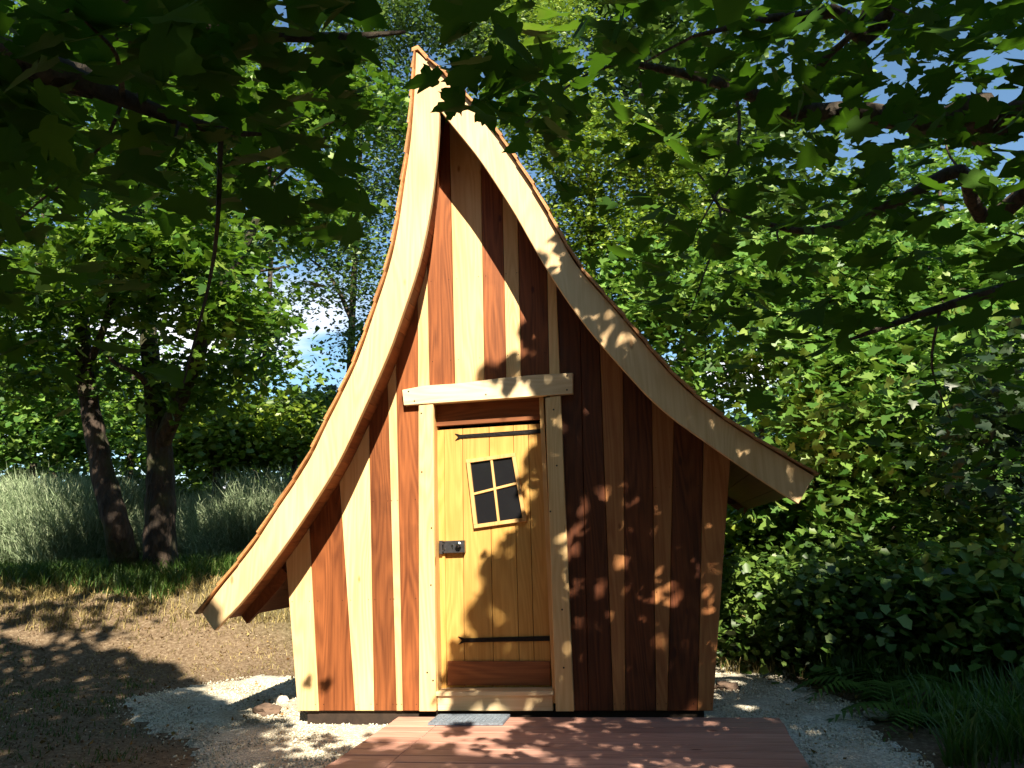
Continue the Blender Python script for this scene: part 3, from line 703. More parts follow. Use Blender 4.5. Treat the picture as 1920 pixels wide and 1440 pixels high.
def blob_points(blobs, rg, per=26, spray=(.34, .12)):
    """blobs: (px,py,y,rx,rz,n) -> leaf positions gathered in flattened sprays"""
    out = []
    for (px, py, y, rx, rz, n) in blobs:
        n = n*1.55; c = atY(px, py, y); ns = max(1, int(n/per)); ry = rx*.8
        u = rg.normal(size=(ns, 3)); u /= np.linalg.norm(u, axis=1)[:, None]; u *= (rg.uniform(.15, 1, ns)**.45)[:, None]
        S_ = c+u*np.array([rx, ry, rz])
        k = rg.poisson(per, ns)
        for s_, m in zip(S_, k):
            q = rg.normal(size=(m, 3))*np.array([spray[0], spray[0], spray[1]])*rg.uniform(.6, 1.2)
            sl = rg.normal(size=2)*.25; q[:, 2] += q[:, 0]*sl[0]+q[:, 1]*sl[1]-.25*(q[:, 0]**2+q[:, 1]**2)
            out.append(s_+q)
    return np.concatenate(out)
cab_poly = LO[::-1]  # image outline of the cabin for keeping twigs off its face
def wpath(pts): return [atY(*p) for p in pts]     # (px,py,y)
ALLB = {}
def tree(name, label, cat, group, trunk, limbs, blobs, tpl='maple_lo', size=.12, lmat=None, bmat=None, seed=0, tilt=.7, per=26, spray=(.34, .12), base_r=.2, tip_r=.05, nsing=0, group_leaf=None, keep=None):
    rg = np.random.default_rng(seed); base = np.array(trunk[0], float)
    e = empty(name, base, label, cat, group)
    def add(nm, me, mt):
        me.transform(Matrix.Translation(Vector(-base))); return link(nm, me, mt, e)
    tp = smoothline(trunk, 5); r_ = np.linspace(base_r, tip_r, len(tp)); r_[:3] *= [1.4, 1.15, 1.05]
    add('trunk', mesh('trunk', *tube(tp, r_, 12, .07, seed), smooth=True), bmat or BARK1)
    for k, (pts, r0, r1) in enumerate(limbs):
        lp_ = smoothline(pts, 5); add('branch', mesh('branch', *tube(lp_, np.linspace(r0, r1, len(lp_)), 7, .05, seed+k), smooth=True), bmat or BARK1)
    P = blob_points(blobs, rg, per, spray)
    if keep is not None: P = P[keep(P)]
    R = frames(len(P), rg, tilt, .35); S = size*rg.uniform(.6, 1.25, len(P))
    if nsing:
        # the largest-looking leaves become leaf parts of their own
        pp = pix(P); vis = (pp[:, 2] > .3) & (pp[:, 0] > 0) & (pp[:, 0] < 1920) & (pp[:, 1] > 0) & (pp[:, 1] < 1440)
        sc = np.where(vis, S/np.maximum(pp[:, 2], .1), 0); o = np.argsort(-sc)[:nsing]; o = o[sc[o] > 0]
        singles(e, base, P[o], R[o], S[o], lmat, tpl); kk = np.ones(len(P), bool); kk[o] = False; P, R, S = P[kk], R[kk], S[kk]
    add('crown', leaves_mesh('crown', tpl, P, R, S), lmat)
    e.children[-1]['kind'] = 'stuff'
    return e
LM = {}
def singles(e, base, P, R, S, lmat, tpl):
    key = (tpl, lmat.name)
    if key not in LM:
        LM[key] = []
        for tv in TPL[tpl][0]:
            m_ = tri_mesh('leaf', tv, TPL[tpl][1]); m_.materials.append(lmat); LM[key].append(m_)
    for q, (p, r, s) in enumerate(zip(P, R, S)):
        o = bpy.data.objects.new('leaf', LM[key][(q*7) % len(LM[key])]); COL.objects.link(o); o.parent = e
        m4 = Matrix.Identity(4)
        for i in range(3):
            for j in range(3): m4[i][j] = r[i, j]*s
            m4[i][3] = p[i]-base[i]
        o.matrix_local = m4
def gp(px, py, y):  # ground point under a pixel column
    p = atY(px, py, y); p[2] = float(tz(p[0], p[1])); return p

# two maples on the left
t1 = [gp(240, 1100, 4.2)-[0, 0, .1]]+wpath([(222, 1000, 3.6), (196, 900, 3.6), (176, 800, 3.6), (160, 700, 3.6), (150, 560, 3.6), (130, 400, 3.6), (110, 250, 3.7)])
tree('maple_tree', 'slender leaning maple, the left one of the pair behind the earth bank', 'tree', 'maples left of the cabin', t1,
     [(wpath([(160, 700, 3.6), (200, 600, 3.3), (230, 480, 3.0), (260, 400, 2.8)]), .06, .02), (wpath([(152, 580, 3.6), (100, 520, 3.2), (40, 470, 3)]), .05, .015), (wpath([(135, 430, 3.6), (90, 330, 3.7), (50, 260, 3.8)]), .05, .015), (wpath([(130, 400, 3.6), (120, 300, 3.5), (100, 180, 3.6)]), .04, .015)],
     [(60, 540, 3, 1.1, .6, 1100), (130, 680, 3.6, .8, .4, 450), (40, 330, 3.2, 1.2, .8, 1100), (170, 130, 3.4, 1.2, .8, 900), (230, 460, 2.3, .7, .22, 700), (20, 680, 4, .8, .6, 500), (260, 330, 3.0, .7, .5, 450)],
     size=.135, lmat=LEAF_MAPLE, seed=21, base_r=.19, tip_r=.05, nsing=290)
t2 = [gp(300, 1110, 4.2)-[0, 0, .1]]+wpath([(300, 1000, 4.2), (301, 900, 4.2), (298, 820, 4.2), (290, 740, 4.2), (280, 640, 4.2), (275, 500, 4.2), (250, 330, 4.2), (240, 200, 4.2)])
tree('maple_tree', 'stout forked maple with flaking reddish bark, right one of the pair by the bank', 'tree', 'maples left of the cabin', t2,
     [(wpath([(300, 840, 4.2), (325, 780, 4.0), (352, 715, 3.9), (380, 640, 3.8), (400, 580, 3.7), (435, 510, 3.6), (470, 440, 3.4), (500, 350, 3.5), (510, 260, 3.5)]), .13, .03),
      (wpath([(290, 745, 4.2), (262, 705, 3.2), (215, 680, 3.0), (180, 640, 2.9)]), .05, .015), (wpath([(425, 520, 3.3), (480, 510, 3.1), (540, 500, 3.0)]), .03, .01), (wpath([(278, 560, 4.2), (330, 460, 3.0), (380, 420, 2.8)]), .045, .012), (wpath([(500, 350, 3.5), (580, 280, 3.5), (650, 230, 3.6)]), .03, .01)],
     [(340, 470, 2.4, .75, .3, 800), (330, 200, 3, 1.0, .7, 900), (490, 210, 3.2, .9, .6, 900), (640, 190, 3.6, .7, .5, 700), (560, 400, 4.0, .7, .6, 500), (430, 590, 3, .65, .2, 500), (350, 720, 4, .6, .4, 450), (470, 690, 4.4, .4, .35, 250), (270, 560, 3.4, .6, .35, 350), (420, 330, 3.6, .7, .5, 400)],
     size=.135, lmat=LEAF_MAPLE, seed=22, base_r=.235, tip_r=.05, nsing=290)
# small-leaved tree between the maples and the cabin
tree('beech_tree', 'dark small-leaved tree seen against the sky left of the roof peak', 'tree', None, [gp(650, 1000, 7)-[0, 0, .1]]+wpath([(655, 800, 7), (660, 600, 7), (670, 400, 7), (680, 200, 7)]),
     [(wpath([(660, 600, 7), (620, 520, 7), (560, 470, 7)]), .05, .01), (wpath([(668, 430, 7), (600, 360, 7), (540, 330, 7)]), .05, .01)],
     [(690, 300, 7, 1.3, 1.2, 4600), (620, 430, 7, 1.1, .7, 2800), (680, 520, 7, .8, .7, 1400), (690, 120, 7, 1.2, 1, 1500), (690, 640, 6.6, .5, .45, 800), (560, 560, 7.5, .5, .3, 350), (720, 40, 6, 1.0, .6, 2200), (620, 130, 6.2, .8, .6, 1400), (830, 20, 6, .8, .5, 1500), (720, 200, 6.5, .6, .7, 1200)],
     tpl='oval', size=.10, lmat=LEAF_BACK, bmat=BARK2, seed=23, base_r=.09, tip_r=.03, spray=(.3, .1))
# small bright-leaved tree behind the cabin
tree('hornbeam_tree', 'dense yellow-green small-leaved tree behind the right slope of the roof', 'tree', None, [gp(1120, 1000, 5.6)-[0, 0, .1]]+wpath([(1110, 800, 5.6), (1105, 600, 5.6), (1110, 400, 5.6), (1100, 250, 5.6)]),
     [(wpath([(1105, 600, 5.6), (1170, 480, 5.4), (1230, 380, 5.3)]), .06, .015), (wpath([(1110, 450, 5.6), (1040, 330, 5.4), (1000, 240, 5.3)]), .05, .015)],
     [(1010, 210, 5.2, .9, .7, 3600), (1130, 290, 5.0, .9, .6, 4200), (1240, 300, 5.2, .6, .5, 2400), (1060, 420, 5.4, .8, .6, 3000), (1180, 440, 5.4, .8, .5, 2600), (1010, 60, 5.6, .9, .6, 1800), (1120, 560, 5.6, .8, .5, 1800), (1280, 420, 5.6, .6, .5, 1200)],
     tpl='oval', size=.085, lmat=LEAF_SMALL, bmat=BARK2, seed=24, base_r=.16, tip_r=.03, spray=(.24, .12), tilt=.7)
# right-hand saplings
sap = [
 ('maple sapling with a bare double stem, behind the tip of the right eave', [(1585, 1060, 4.2), (1580, 900, 4.2), (1560, 760, 4.2), (1540, 600, 4.3)],
  [(1500, 640, 4.0, .8, .45, 1000), (1590, 560, 4.4, .9, .5, 1100), (1560, 760, 3.6, .6, .3, 600), (1450, 880, 3.8, .5, .3, 450), (1560, 880, 4, .5, .3, 450), (1620, 470, 4.6, .8, .5, 800)], 31),
 ('maple sapling carrying the large pale leaf tiers in the middle of the right thicket', [(1675, 1080, 3.2), (1680, 940, 3.2), (1690, 840, 3.2), (1700, 700, 3.3)],
  [(1640, 760, 2.8, .55, .2, 650), (1670, 850, 2.9, .5, .2, 500), (1720, 670, 3.1, .6, .35, 700), (1600, 680, 3.2, .5, .25, 400), (1620, 960, 2.9, .45, .2, 350)], 32),
 ('tall pale-barked sapling nearest the right edge of the thicket', [(1830, 1060, 4.0), (1810, 900, 4.0), (1780, 760, 4.0), (1760, 560, 4.0)],
  [(1800, 640, 3.8, .8, .4, 1000), (1880, 560, 3.8, .8, .5, 1000), (1780, 860, 4.0, .7, .4, 700), (1860, 960, 3.8, .7, .35, 700), (1900, 760, 4.2, .6, .5, 600), (1740, 500, 4.4, .8, .5, 800)], 33),
 ('thin sapling rising just above the sloping right eave', [(1440, 1060, 5.2), (1430, 860, 5.2), (1420, 700, 5.2), (1380, 560, 5.2)],
  [(1330, 560, 5.0, .8, .35, 900), (1250, 590, 4.8, .6, .3, 700), (1440, 560, 5.2, .8, .4, 900), (1300, 680, 5.0, .5, .25, 450), (1360, 720, 5.0, .4, .15, 200), (1200, 520, 5.2, .6, .4, 600), (1430, 480, 5.4, .9, .4, 800)], 34),
]
for lb, tk, bl, sd in sap:
    g0 = gp(*tk[0]); y_ = tk[0][2]
    tr = [g0-[0, 0, .1]]+wpath(tk)
    lim = []
    for (px, py, yb, rx, rz, n_) in bl:
        c = atY(px, py, yb); j = min(range(1, len(tr)), key=lambda q: np.linalg.norm(tr[q]-c)); st = tr[j]
        lim.append(([st, (st+c)/2+[0, 0, .12], c], .022, .007))
    tree('maple_sapling', lb, 'sapling', 'maple saplings right of the cabin', tr, lim, bl, size=.13, lmat=LEAF_SAP, bmat=BARK2, seed=sd, base_r=.06, tip_r=.018, nsing=150)

# ---- background: shrubs and trees behind
def backtree(name, label, cat, group, px, y_, blobs, seed, lmat=LEAF_BACK, size=.15, tpl='star', br=.12, per=30, spray=(.4, .16)):
    g0 = gp(px, 900, y_); tops = min(blobs, key=lambda b_: b_[1]); c = atY(tops[0], tops[1]+20, y_)
    return tree(name, label, cat, group, [g0-[0, 0, .1], g0*.5+c*.5+[.1, 0, 0], c], [], blobs, tpl=tpl, size=size, lmat=lmat, bmat=BARK2, seed=seed, base_r=br, tip_r=.03, per=per, spray=spray)
BG = 'trees and shrubs in the background'
backtree('background_shrub', 'sunny yellow-green shrub behind the broom, beside the lower left roof slope', 'shrub', BG, 510, 9, [(500, 810, 9, 1.2, .55, 2400), (560, 790, 9.5, .8, .6, 1300), (430, 850, 9, .9, .4, 900)], 41, LEAF_SMALL, .13)
backtree('background_shrub', 'lit shrub filling the gap right of the forked maple trunk', 'shrub', BG, 400, 8.2, [(390, 820, 8.2, .8, .5, 1500), (400, 740, 8.6, .9, .45, 900)], 42, LEAF_SMALL, .13)
backtree('background_shrub', 'lit leafy shrub at the far left above the broom', 'shrub', BG, 60, 8, [(60, 740, 8, 1.4, .6, 2000), (130, 800, 8, .9, .5, 1200), (10, 820, 8, .7, .4, 700)], 43, LEAF_SAP, .14)
backtree('background_shrub', 'pale dappled shrub seen between the two maple trunks', 'shrub', BG, 230, 10, [(230, 790, 10, .9, .8, 1300), (250, 680, 10.5, 1, .6, 900)], 44, LEAF_MAPLE, .13)
backtree('background_tree', 'tall shaded tree filling the upper left behind the maples', 'tree', BG, 120, 12, [(60, 250, 12, 2.6, 2.0, 3600), (300, 350, 12.5, 2.4, 1.8, 3200), (120, 520, 12, 2.4, 1.4, 2600), (350, 120, 13, 2.5, 1.6, 2400), (60, 60, 12, 2.5, 1.4, 1600)], 45, LEAF_BACK, .17)
backtree('background_tree', 'slim tree with sky showing through, between maples and cabin', 'tree', BG, 470, 13, [(470, 620, 13, 1.0, 1.1, 1300), (480, 420, 13.5, 1.8, 1.4, 1700), (520, 200, 13.5, 1.8, 1.4, 1500), (420, 520, 13, 1.4, 1.2, 1300)], 46, LEAF_BACK, .16)
backtree('background_shrub', 'dark low bush tucked behind the left roof slope', 'shrub', BG, 625, 11, [(620, 765, 11, .7, .28, 1300), (560, 770, 11.5, .5, .2, 500)], 47, LEAF_DUSK, .13)
backtree('background_tree', 'leafy tree high above the right eave, in front of blue sky', 'tree', BG, 1330, 9, [(1330, 420, 9, 1.6, 1.2, 2400), (1230, 160, 9.5, 1.6, 1.3, 2000), (1420, 280, 9.5, 1.5, 1.2, 1500), (1560, 420, 9.5, 1.4, 1.1, 1700), (1180, 20, 9, 1.6, .8, 1800), (950, 40, 9, 1.3, .8, 1600), (1480, 60, 9, 1.5, .9, 500)], 48, LEAF_BACK, .15)
backtree('background_tree', 'bright tree at the upper right edge behind the saplings', 'tree', BG, 1820, 8, [(1800, 560, 8, 1.7, 1.0, 2600), (1880, 700, 7.5, 1.2, 1.0, 1700), (1700, 620, 8.5, 1.4, .8, 1600), (1900, 420, 8.5, 1.4, .8, 1300), (1760, 330, 8.5, 1.3, .7, 450)], 49, LEAF_SAP, .14)
backtree('background_tree', 'tree standing behind the saplings in the middle of the right thicket', 'tree', BG, 1640, 9, [(1620, 760, 9, 1.5, 1.1, 2200), (1740, 820, 8.5, 1.4, 1.2, 2400), (1560, 900, 8.5, 1.3, .9, 1900), (1640, 1000, 8, 1.4, .7, 1600)], 50, LEAF_SAP, .14)
backtree('background_shrub', 'bright shrub showing under the right eave beside the cabin wall', 'shrub', BG, 1430, 4.4, [(1400, 1010, 4.4, .45, .3, 1300), (1470, 1000, 4.6, .55, .35, 1600), (1380, 950, 5.5, .6, .4, 1200), (1560, 1020, 4.8, .6, .4, 1400)], 51, LEAF_SMALL, .11)
backtree('background_shrub', 'shaded bush against the right cabin wall', 'shrub', BG, 1440, 3.2, [(1420, 1120, 3.2, .5, .3, 1500), (1500, 1110, 3.0, .5, .3, 1500), (1390, 1160, 3.0, .3, .22, 700)], 52, LEAF_BACK, .085)
backtree('background_shrub', 'leafy shrub rising from the dark undergrowth at centre right', 'shrub', BG, 1620, 2.4, [(1580, 1110, 2.4, .5, .3, 1300), (1680, 1110, 2.6, .55, .35, 1400), (1540, 1180, 2.2, .35, .25, 800)], 53, LEAF_BACK, .085)
backtree('background_shrub', 'shrub with pale lit leaf tiers at the right edge of the undergrowth', 'shrub', BG, 1840, 1.8, [(1830, 1080, 1.8, .5, .14, 700), (1890, 1130, 1.6, .4, .2, 500), (1760, 1140, 2.2, .5, .25, 900), (1900, 1010, 2.6, .5, .35, 800)], 54, LEAF_SAP, .10)
backtree('background_tree', 'shaded tree hanging into the right edge of the picture', 'tree', BG, 1985, 2.2, [(1890, 790, 1.8, .42, .3, 330), (1930, 900, 1.8, .4, .25, 260), (1950, 700, 2, .5, .3, 260)], 55, LEAF_DUSK, .11, 'maple_lo')

# far wood: one mass of foliage that closes the clearing all round
rgf = np.random.default_rng(77); nF = 36000
ang = rgf.uniform(math.radians(5), math.radians(175), nF); rad = rgf.uniform(19, 27, nF)
P = np.stack([CAM[0]+rad*np.cos(ang)*1.15, CAM[1]+rad*np.sin(ang), rgf.uniform(0, 1, nF)], 1)
hgt = 4.3+.9*np.sin(ang*9)+.6*np.sin(ang*23+1); P[:, 2] = tz(P[:, 0], P[:, 1])+P[:, 2]*hgt
nB = 26000; ang = rgf.uniform(math.radians(165), math.radians(375), nB); rad = rgf.uniform(9, 15, nB)  # unseen ring behind the viewer, added to cut sky light and bounce
hb = np.clip((rad-5)*.72, 2, 8)
P2 = np.stack([CAM[0]+rad*np.cos(ang)*1.1, CAM[1]+rad*np.sin(ang), rgf.uniform(0, 1, nB)*hb], 1)
P = np.concatenate([P, P2]); S = np.concatenate([.34*rgf.uniform(.6, 1.2, nF), .42*rgf.uniform(.6, 1.2, nB)])
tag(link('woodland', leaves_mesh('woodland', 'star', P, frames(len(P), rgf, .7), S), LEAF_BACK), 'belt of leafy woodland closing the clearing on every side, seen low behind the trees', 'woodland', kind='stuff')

# ---------------------------------------------------------------- broom bushes
def strands(n, rg, rx, h):
    a = rg.uniform(0, 2*math.pi, n); r0 = np.sqrt(rg.uniform(0, 1, n))*rx*.55
    b0 = np.stack([r0*np.cos(a), r0*np.sin(a), np.zeros(n)], 1)
    lean = rg.uniform(.1, .9, n)*rx*.55; hh = h*rg.uniform(.55, 1.0, n)*(1-.35*(r0/rx)**2)
    tip = b0+np.stack([lean*np.cos(a)+rg.normal(size=n)*.08, lean*np.sin(a)+rg.normal(size=n)*.08, hh], 1)
    # short segments along imaginary stems
    m = 9; V = []; 
    t0 = rg.uniform(.15, .95, (n, m)); ba = b0[:, None]+(tip-b0)[:, None]*t0[..., None]+rg.normal(size=(n, m, 3))*.035
    dr = (tip-b0)[:, None]/np.linalg.norm(tip-b0, axis=1)[:, None, None]+rg.normal(size=(n, m, 3))*.38
    dr /= np.linalg.norm(dr, axis=2)[..., None]; ln = rg.uniform(.10, .24, (n, m, 1))
    sd = np.cross(dr, rg.normal(size=(n, m, 3))); sd /= np.linalg.norm(sd, axis=2)[..., None]; sd *= .006
    ba = ba.reshape(-1, 3); dr = (dr*ln).reshape(-1, 3); sd = sd.reshape(-1, 3)
    V = np.stack([ba-sd, ba+sd, ba+dr], 1).reshape(-1, 3); T = np.arange(len(V)).reshape(-1, 3)
    return V, T
rgb = np.random.default_rng(9)
bm_ = []
for k in range(3):
    V_, T_ = strands(3600, rgb, 1.25, 1.7); m_ = tri_mesh('broom', V_, T_); m_.materials.append(BROOM); bm_.append(m_)
bl = [(-20, 7.9, 1.15, 'leftmost silvery broom bush at the picture edge'), (70, 8.2, 1.25, 'tall feathery broom bush left of the leaning maple trunk'), (150, 7.8, 1.15, 'broom bush just behind the leaning maple trunk'), (235, 8.6, 1.15, 'broom bush seen between the two maple trunks'),
      (370, 8.4, 1.0, 'broom bush right of the forked maple trunk'), (440, 7.9, .98, 'rounded broom bush with its top lit, second from the roof slope'), (520, 8.2, 1.08, 'broom bush with pale plume tops touching the lower roof slope'), (590, 8.9, .95, 'broom bush mostly hidden behind the lower roof slope'), (310, 9.6, 1.1, 'broom bush standing behind the forked maple trunk')]
for i, (px, y_, s_, lb) in enumerate(bl):
    g0 = gp(px, 950, y_)
    e = empty('broom_bush', g0, lb, 'bush', 'broom bushes behind the maples'); o = link('foliage', bm_[i % 3], None, e); o.scale = (s_, s_, s_*rs.uniform(.78, 1.08)); o.rotation_euler.z = i*1.3
    o['kind'] = 'stuff'
    st = []
    for q in range(7):
        a = q*.9+i; st.append(tube([(.1*math.cos(a), .1*math.sin(a), -.05), (.3*math.cos(a), .3*math.sin(a), .6), (.5*math.cos(a), .5*math.sin(a), 1.2)], [.012, .009, .004], 4))
    link('stems', mesh('stems', *joinm(st)), BARK2, e)

# ---------------------------------------------------------------- grasses
def blades(P, rg, h, wdt, lean=.5):
    n = len(P); a = rg.uniform(0, 2*math.pi, n); hh = h*rg.uniform(.4, 1.2, n); ln = lean*rg.uniform(.2, 1.2, n)*hh
    d = np.stack([np.cos(a), np.sin(a), np.zeros(n)], 1); s = np.stack([-np.sin(a), np.cos(a), np.zeros(n)], 1)*wdt
    up = np.array([0, 0, 1.])
    mid = P+d*ln[:, None]*.35+up*(hh*.6)[:, None]; tip = P+d*ln[:, None]+up*hh[:, None]
    V = np.stack([P-s, P+s, mid-s*.8, mid+s*.8, tip], 1).reshape(-1, 3); k = np.arange(n)[:, None]*5
    T = np.concatenate([k+[0, 1, 3], k+[0, 3, 2], k+[2, 3, 4]], 1).reshape(-1, 3); return V, T
def patch(name, label, poly, n, h, wdt, mat, seed, clump=14, lean=.6, sx=(-16, 8), sy=(-6, 12)):
    rg = np.random.default_rng(seed); xs = [p[0] for p in poly]; ys = [p[1] for p in poly]
    P = np.stack([rg.uniform(min(xs), max(xs), n), rg.uniform(min(ys), max(ys), n)], 1)
    if clump:
        c = P[rg.integers(0, n, n//int(clump))]; P = c[rg.integers(0, len(c), n)]+rg.normal(size=(n, 2))*(.02*math.sqrt(int(clump)))
    P = P[inpoly(P[:, 0], P[:, 1], poly)]; P3 = np.column_stack([P, tz(P[:, 0], P[:, 1])-.01])
    return tag(link(name, tri_mesh(name, *blades(P3, rg, h, wdt, lean)), mat), label, 'grass', kind='stuff')
def gpoly(pts, z): return [tuple(atZ(a, b, z)[:2]) for a, b in pts]
patch('meadow_grass', 'dark green grass growing under the two maples', [(-16, 3.0), (-8.6, 3.3), (-6.2, 3.7), (-4.2, 4.6), (-3, 5.5), (-3, 9), (-16, 10)], 30000, .24, .007, GRASSM, 61, 70, lean=1.0)
patch('dry_grass', 'sunlit straw-coloured grass tufts along the top of the earth bank', [(-9.5, 2.3), (-7, 2.0), (-5.6, 2.6), (-4.3, 3.4), (-3.6, 4.6), (-5, 4.6), (-7.2, 3.8), (-10, 3.6)], 13000, .12, .005, DRYM, 62, 60, lean=1.3)
patch('trunk_grass', 'dark tangled growth round the feet of the two maples', [(-8.6, 2.7), (-6.0, 3.1), (-5.6, 4.6), (-8.6, 4.8)], 6000, .26, .007, GRASSM, 68, 50, lean=1.1)
patch('lawn_tufts', 'sparse short grass on shaded brown earth at the lower left', [(-9, -2.5), (-3.2, -2.6), (-3.5, -.6), (-4.5, .4), (-5, 1.6), (-9, 2.4)], 9000, .06, .004, GRASSM, 63, lean=1.2)
patch('straw_litter', 'dry straw and short stalks lying on the bare bank beside the left wall', [(-6.2, 1.5), (-4.6, 1.8), (-3.0, 2.4), (-2.9, 4.2), (-5.5, 3.4)], 4200, .05, .004, DRYM, 64, False, 1.6)
patch('tall_grass', 'tall dark grass filling the shaded lower right undergrowth', [(1.5, -.6), (1.35, .3), (1.2, 1.2), (1.2, 2.6), (2.2, 4.5), (6, 5), (6, -2.5), (2.0, -2.4), (1.7, -1.5)], 12000, .30, .007, FERNM, 65, 60)
patch('wayside_grass', 'pale grass patch catching sun behind the right cabin corner', [(.45, 1.95), (1.15, 1.9), (1.3, 2.6), (.6, 3.3), (.3, 3.0)], 1800, .13, .005, DRYM, 66)
patch('bright_grass', 'bright green grass clump in a sun patch at the lower right edge', [tuple(x) for x in gpoly([(1770, 1440), (1770, 1370), (1850, 1340), (1960, 1350), (1960, 1440)], -.1)], 900, .26, .007, GRASSM, 67, 14, .9)

# ferns in the right undergrowth
def fern_mesh(seed):
    rg = np.random.default_rng(seed); V = []; T = []
    for k in range(9):
        a = k*2*math.pi/9+rg.uniform(-.2, .2); Ln = rg.uniform(.45, .7); d = np.array([math.cos(a), math.sin(a), 0]); s = np.array([-math.sin(a), math.cos(a), 0])
        for j in range(16):
            t = (j+1)/16; p = d*Ln*t*.85+np.array([0, 0, Ln*(.75*t-.62*t*t*1.15)]); wl_ = .17*math.sin(math.pi*min(1, .15+t*.85))*Ln/.6+.01
            for sg in (-1, 1):
                q = p+s*sg*wl_+d*.05-np.array([0, 0, .03]); b0 = len(V); V += [p-d*.013, p+d*.013, q]; T.append((b0, b0+1, b0+2))
    return tri_mesh('fronds', np.array(V), np.array(T))
fm = [fern_mesh(1), fern_mesh(2)]
for m_ in fm: m_.materials.append(FERNM)
fl = [(1620, 1150, 'fern at the back of the undergrowth, below the bare double stem'), (1540, 1230, 'fern beside the end of the gravel behind the cabin'), (1700, 1200, 'fern in the middle of the dark undergrowth'), (1800, 1250, 'fern in the dark undergrowth near the right edge'), (1650, 1290, 'fern leaning over the right edge of the gravel'), (1740, 1330, 'fern just above the bright grass clump'),
      (1880, 1190, 'fern under the pale leaf tiers at the right edge'), (1880, 1330, 'fern lowest at the right edge'), (1570, 1170, 'small fern beside the leafy shrub right of the cabin'), (1760, 1180, 'fern standing behind the one in the middle of the undergrowth')]
for i, (px, py, lb) in enumerate(fl):
    p = atZ(px, py, -.05); p[2] = float(tz(p[0], p[1]))
    e = empty('fern', p, lb, 'fern', 'ferns in the right undergrowth'); o = link('fronds', fm[i % 2], None, e); o.rotation_euler.z = i*1.1; o.scale = (1.35, 1.35, 1.3*rs.uniform(.8, 1.15))
# arching bramble stem
p0 = gp(1452, 1250, 2.2); bt = empty('bramble', p0, 'arching leafless-tipped bramble stem behind the right cabin corner', 'plant')
pts = [p0]+wpath([(1440, 1200, 2.2), (1420, 1170, 2.2), (1380, 1148, 2.2)])
me = mesh('stem', *tube(smoothline(pts, 5), np.linspace(.009, .004, 16), 5)); me.transform(Matrix.Translation(Vector(-p0))); link('stem', me, DRYM, bt)
P = np.concatenate([np.array(smoothline(pts, 5))[3:]+RNG.normal(size=(13, 3))*.03 for _ in range(2)]); me = leaves_mesh('leaves', 'star', P, frames(len(P), RNG, .6), np.full(len(P), .05)); me.transform(Matrix.Translation(Vector(-p0))); link('leaves', me, LEAF_SMALL, bt)

# ---------------------------------------------------------------- overhanging maples (near canopy: seen along the top and casting the dapple)
LIT = [[(380, 1150), (600, 800), (740, 400), (770, 90), (830, 90), (940, 200), (1062, 440), (1050, 520), (985, 590), (890, 690), (900, 725), (985, 780), (965, 880), (900, 990), (880, 1100), (858, 1200), (815, 1290), (800, 1350), (700, 1345), (600, 1180), (400, 1190)],
       [(330, 1150), (390, 1165), (440, 1285), (395, 1250)],
       [(700, 1338), (990, 1338), (960, 1380), (820, 1396), (700, 1400)], [(420, 1282), (555, 1270), (750, 1345), (670, 1405), (575, 1370), (440, 1322)], [(380, 1165), (555, 1165), (555, 1290), (430, 1282)]]
def hits(P):
    """where a leaf's shadow falls: wall plane or ground, as picture coordinates"""
    t = -P[:, 1]/(-SUN[1]); W = P-SUN*t[:, None]
    onw = (P[:, 1] < 0) & (W[:, 2] > 0) & (W[:, 2] < 5) & (W[:, 0] > -3.2) & (W[:, 0] < .9)
    zg = np.full(len(P), -.05)
    for _ in range(8):
        G = P-SUN*((P[:, 2]-zg)/SUN[2])[:, None]; zg = .5*zg+.5*np.where((G[:, 0] < .8) & (G[:, 0] > -2), -.05, tz(G[:, 0], G[:, 1]))
    G = P-SUN*((P[:, 2]-zg)/SUN[2])[:, None]
    return pix(np.where(onw[:, None], W, G)), onw
def barge_hit(P):
    t = (YF-P[:, 1])/(-SUN[1]); return pix(P-SUN*t[:, None])
def litmask(P):
    h, onw = hits(P); r = np.zeros(len(P), bool)
    for pl in LIT: r |= inpoly(h[:, 0], h[:, 1], pl)
    hb = barge_hit(P)
    r |= (P[:, 1] < YF) & (inpoly(hb[:, 0], hb[:, 1], [(370, 1140), (600, 800), (740, 400), (760, 80), (840, 80), (1065, 460), (1045, 515), (850, 260), (820, 300), (700, 740), (420, 1190)]))
    return r
CABP = LO[::-1]  # eave to ridge reversed: ridge first
CABPOLY = LO+RO+[(1497, 945), (1405, 1000), (1360, 1000), (1337, 1340), (556, 1340), (543, 1175), (402, 1185)]
OVER = [(806, 112), (935, 105), (940, 250), (815, 175)]
def fg_ok(P, S):
    """in-frame leaves must leave the cabin front free apart from the few over the peak"""
    ok = np.ones(len(P), bool)
    pp = pix(P); near = pp[:, 2] > .2
    rr = S*F/np.maximum(pp[:, 2], .2)*.75
    for a in np.linspace(0, 2*math.pi, 9)[:-1]:
        x = pp[:, 0]+rr*math.cos(a); y_ = pp[:, 1]+rr*math.sin(a)
        ok &= ~(near & inpoly(x, y_, CABPOLY) & ~inpoly(x, y_, OVER))
        ok &= ~(near & inpoly(x, y_, [(735, 70), (812, 78), (812, 150), (735, 330), (700, 430)]))
        ok &= ~(near & inpoly(x, y_, [(380, 1150), (1540, 900), (1920, 1000), (1920, 1600), (0, 1600), (0, 850), (400, 850)]))
    return ok
rgc = np.random.default_rng(101)
leafS = .15; AREA = .36*leafS**2*1.1
canP, canS = [], []
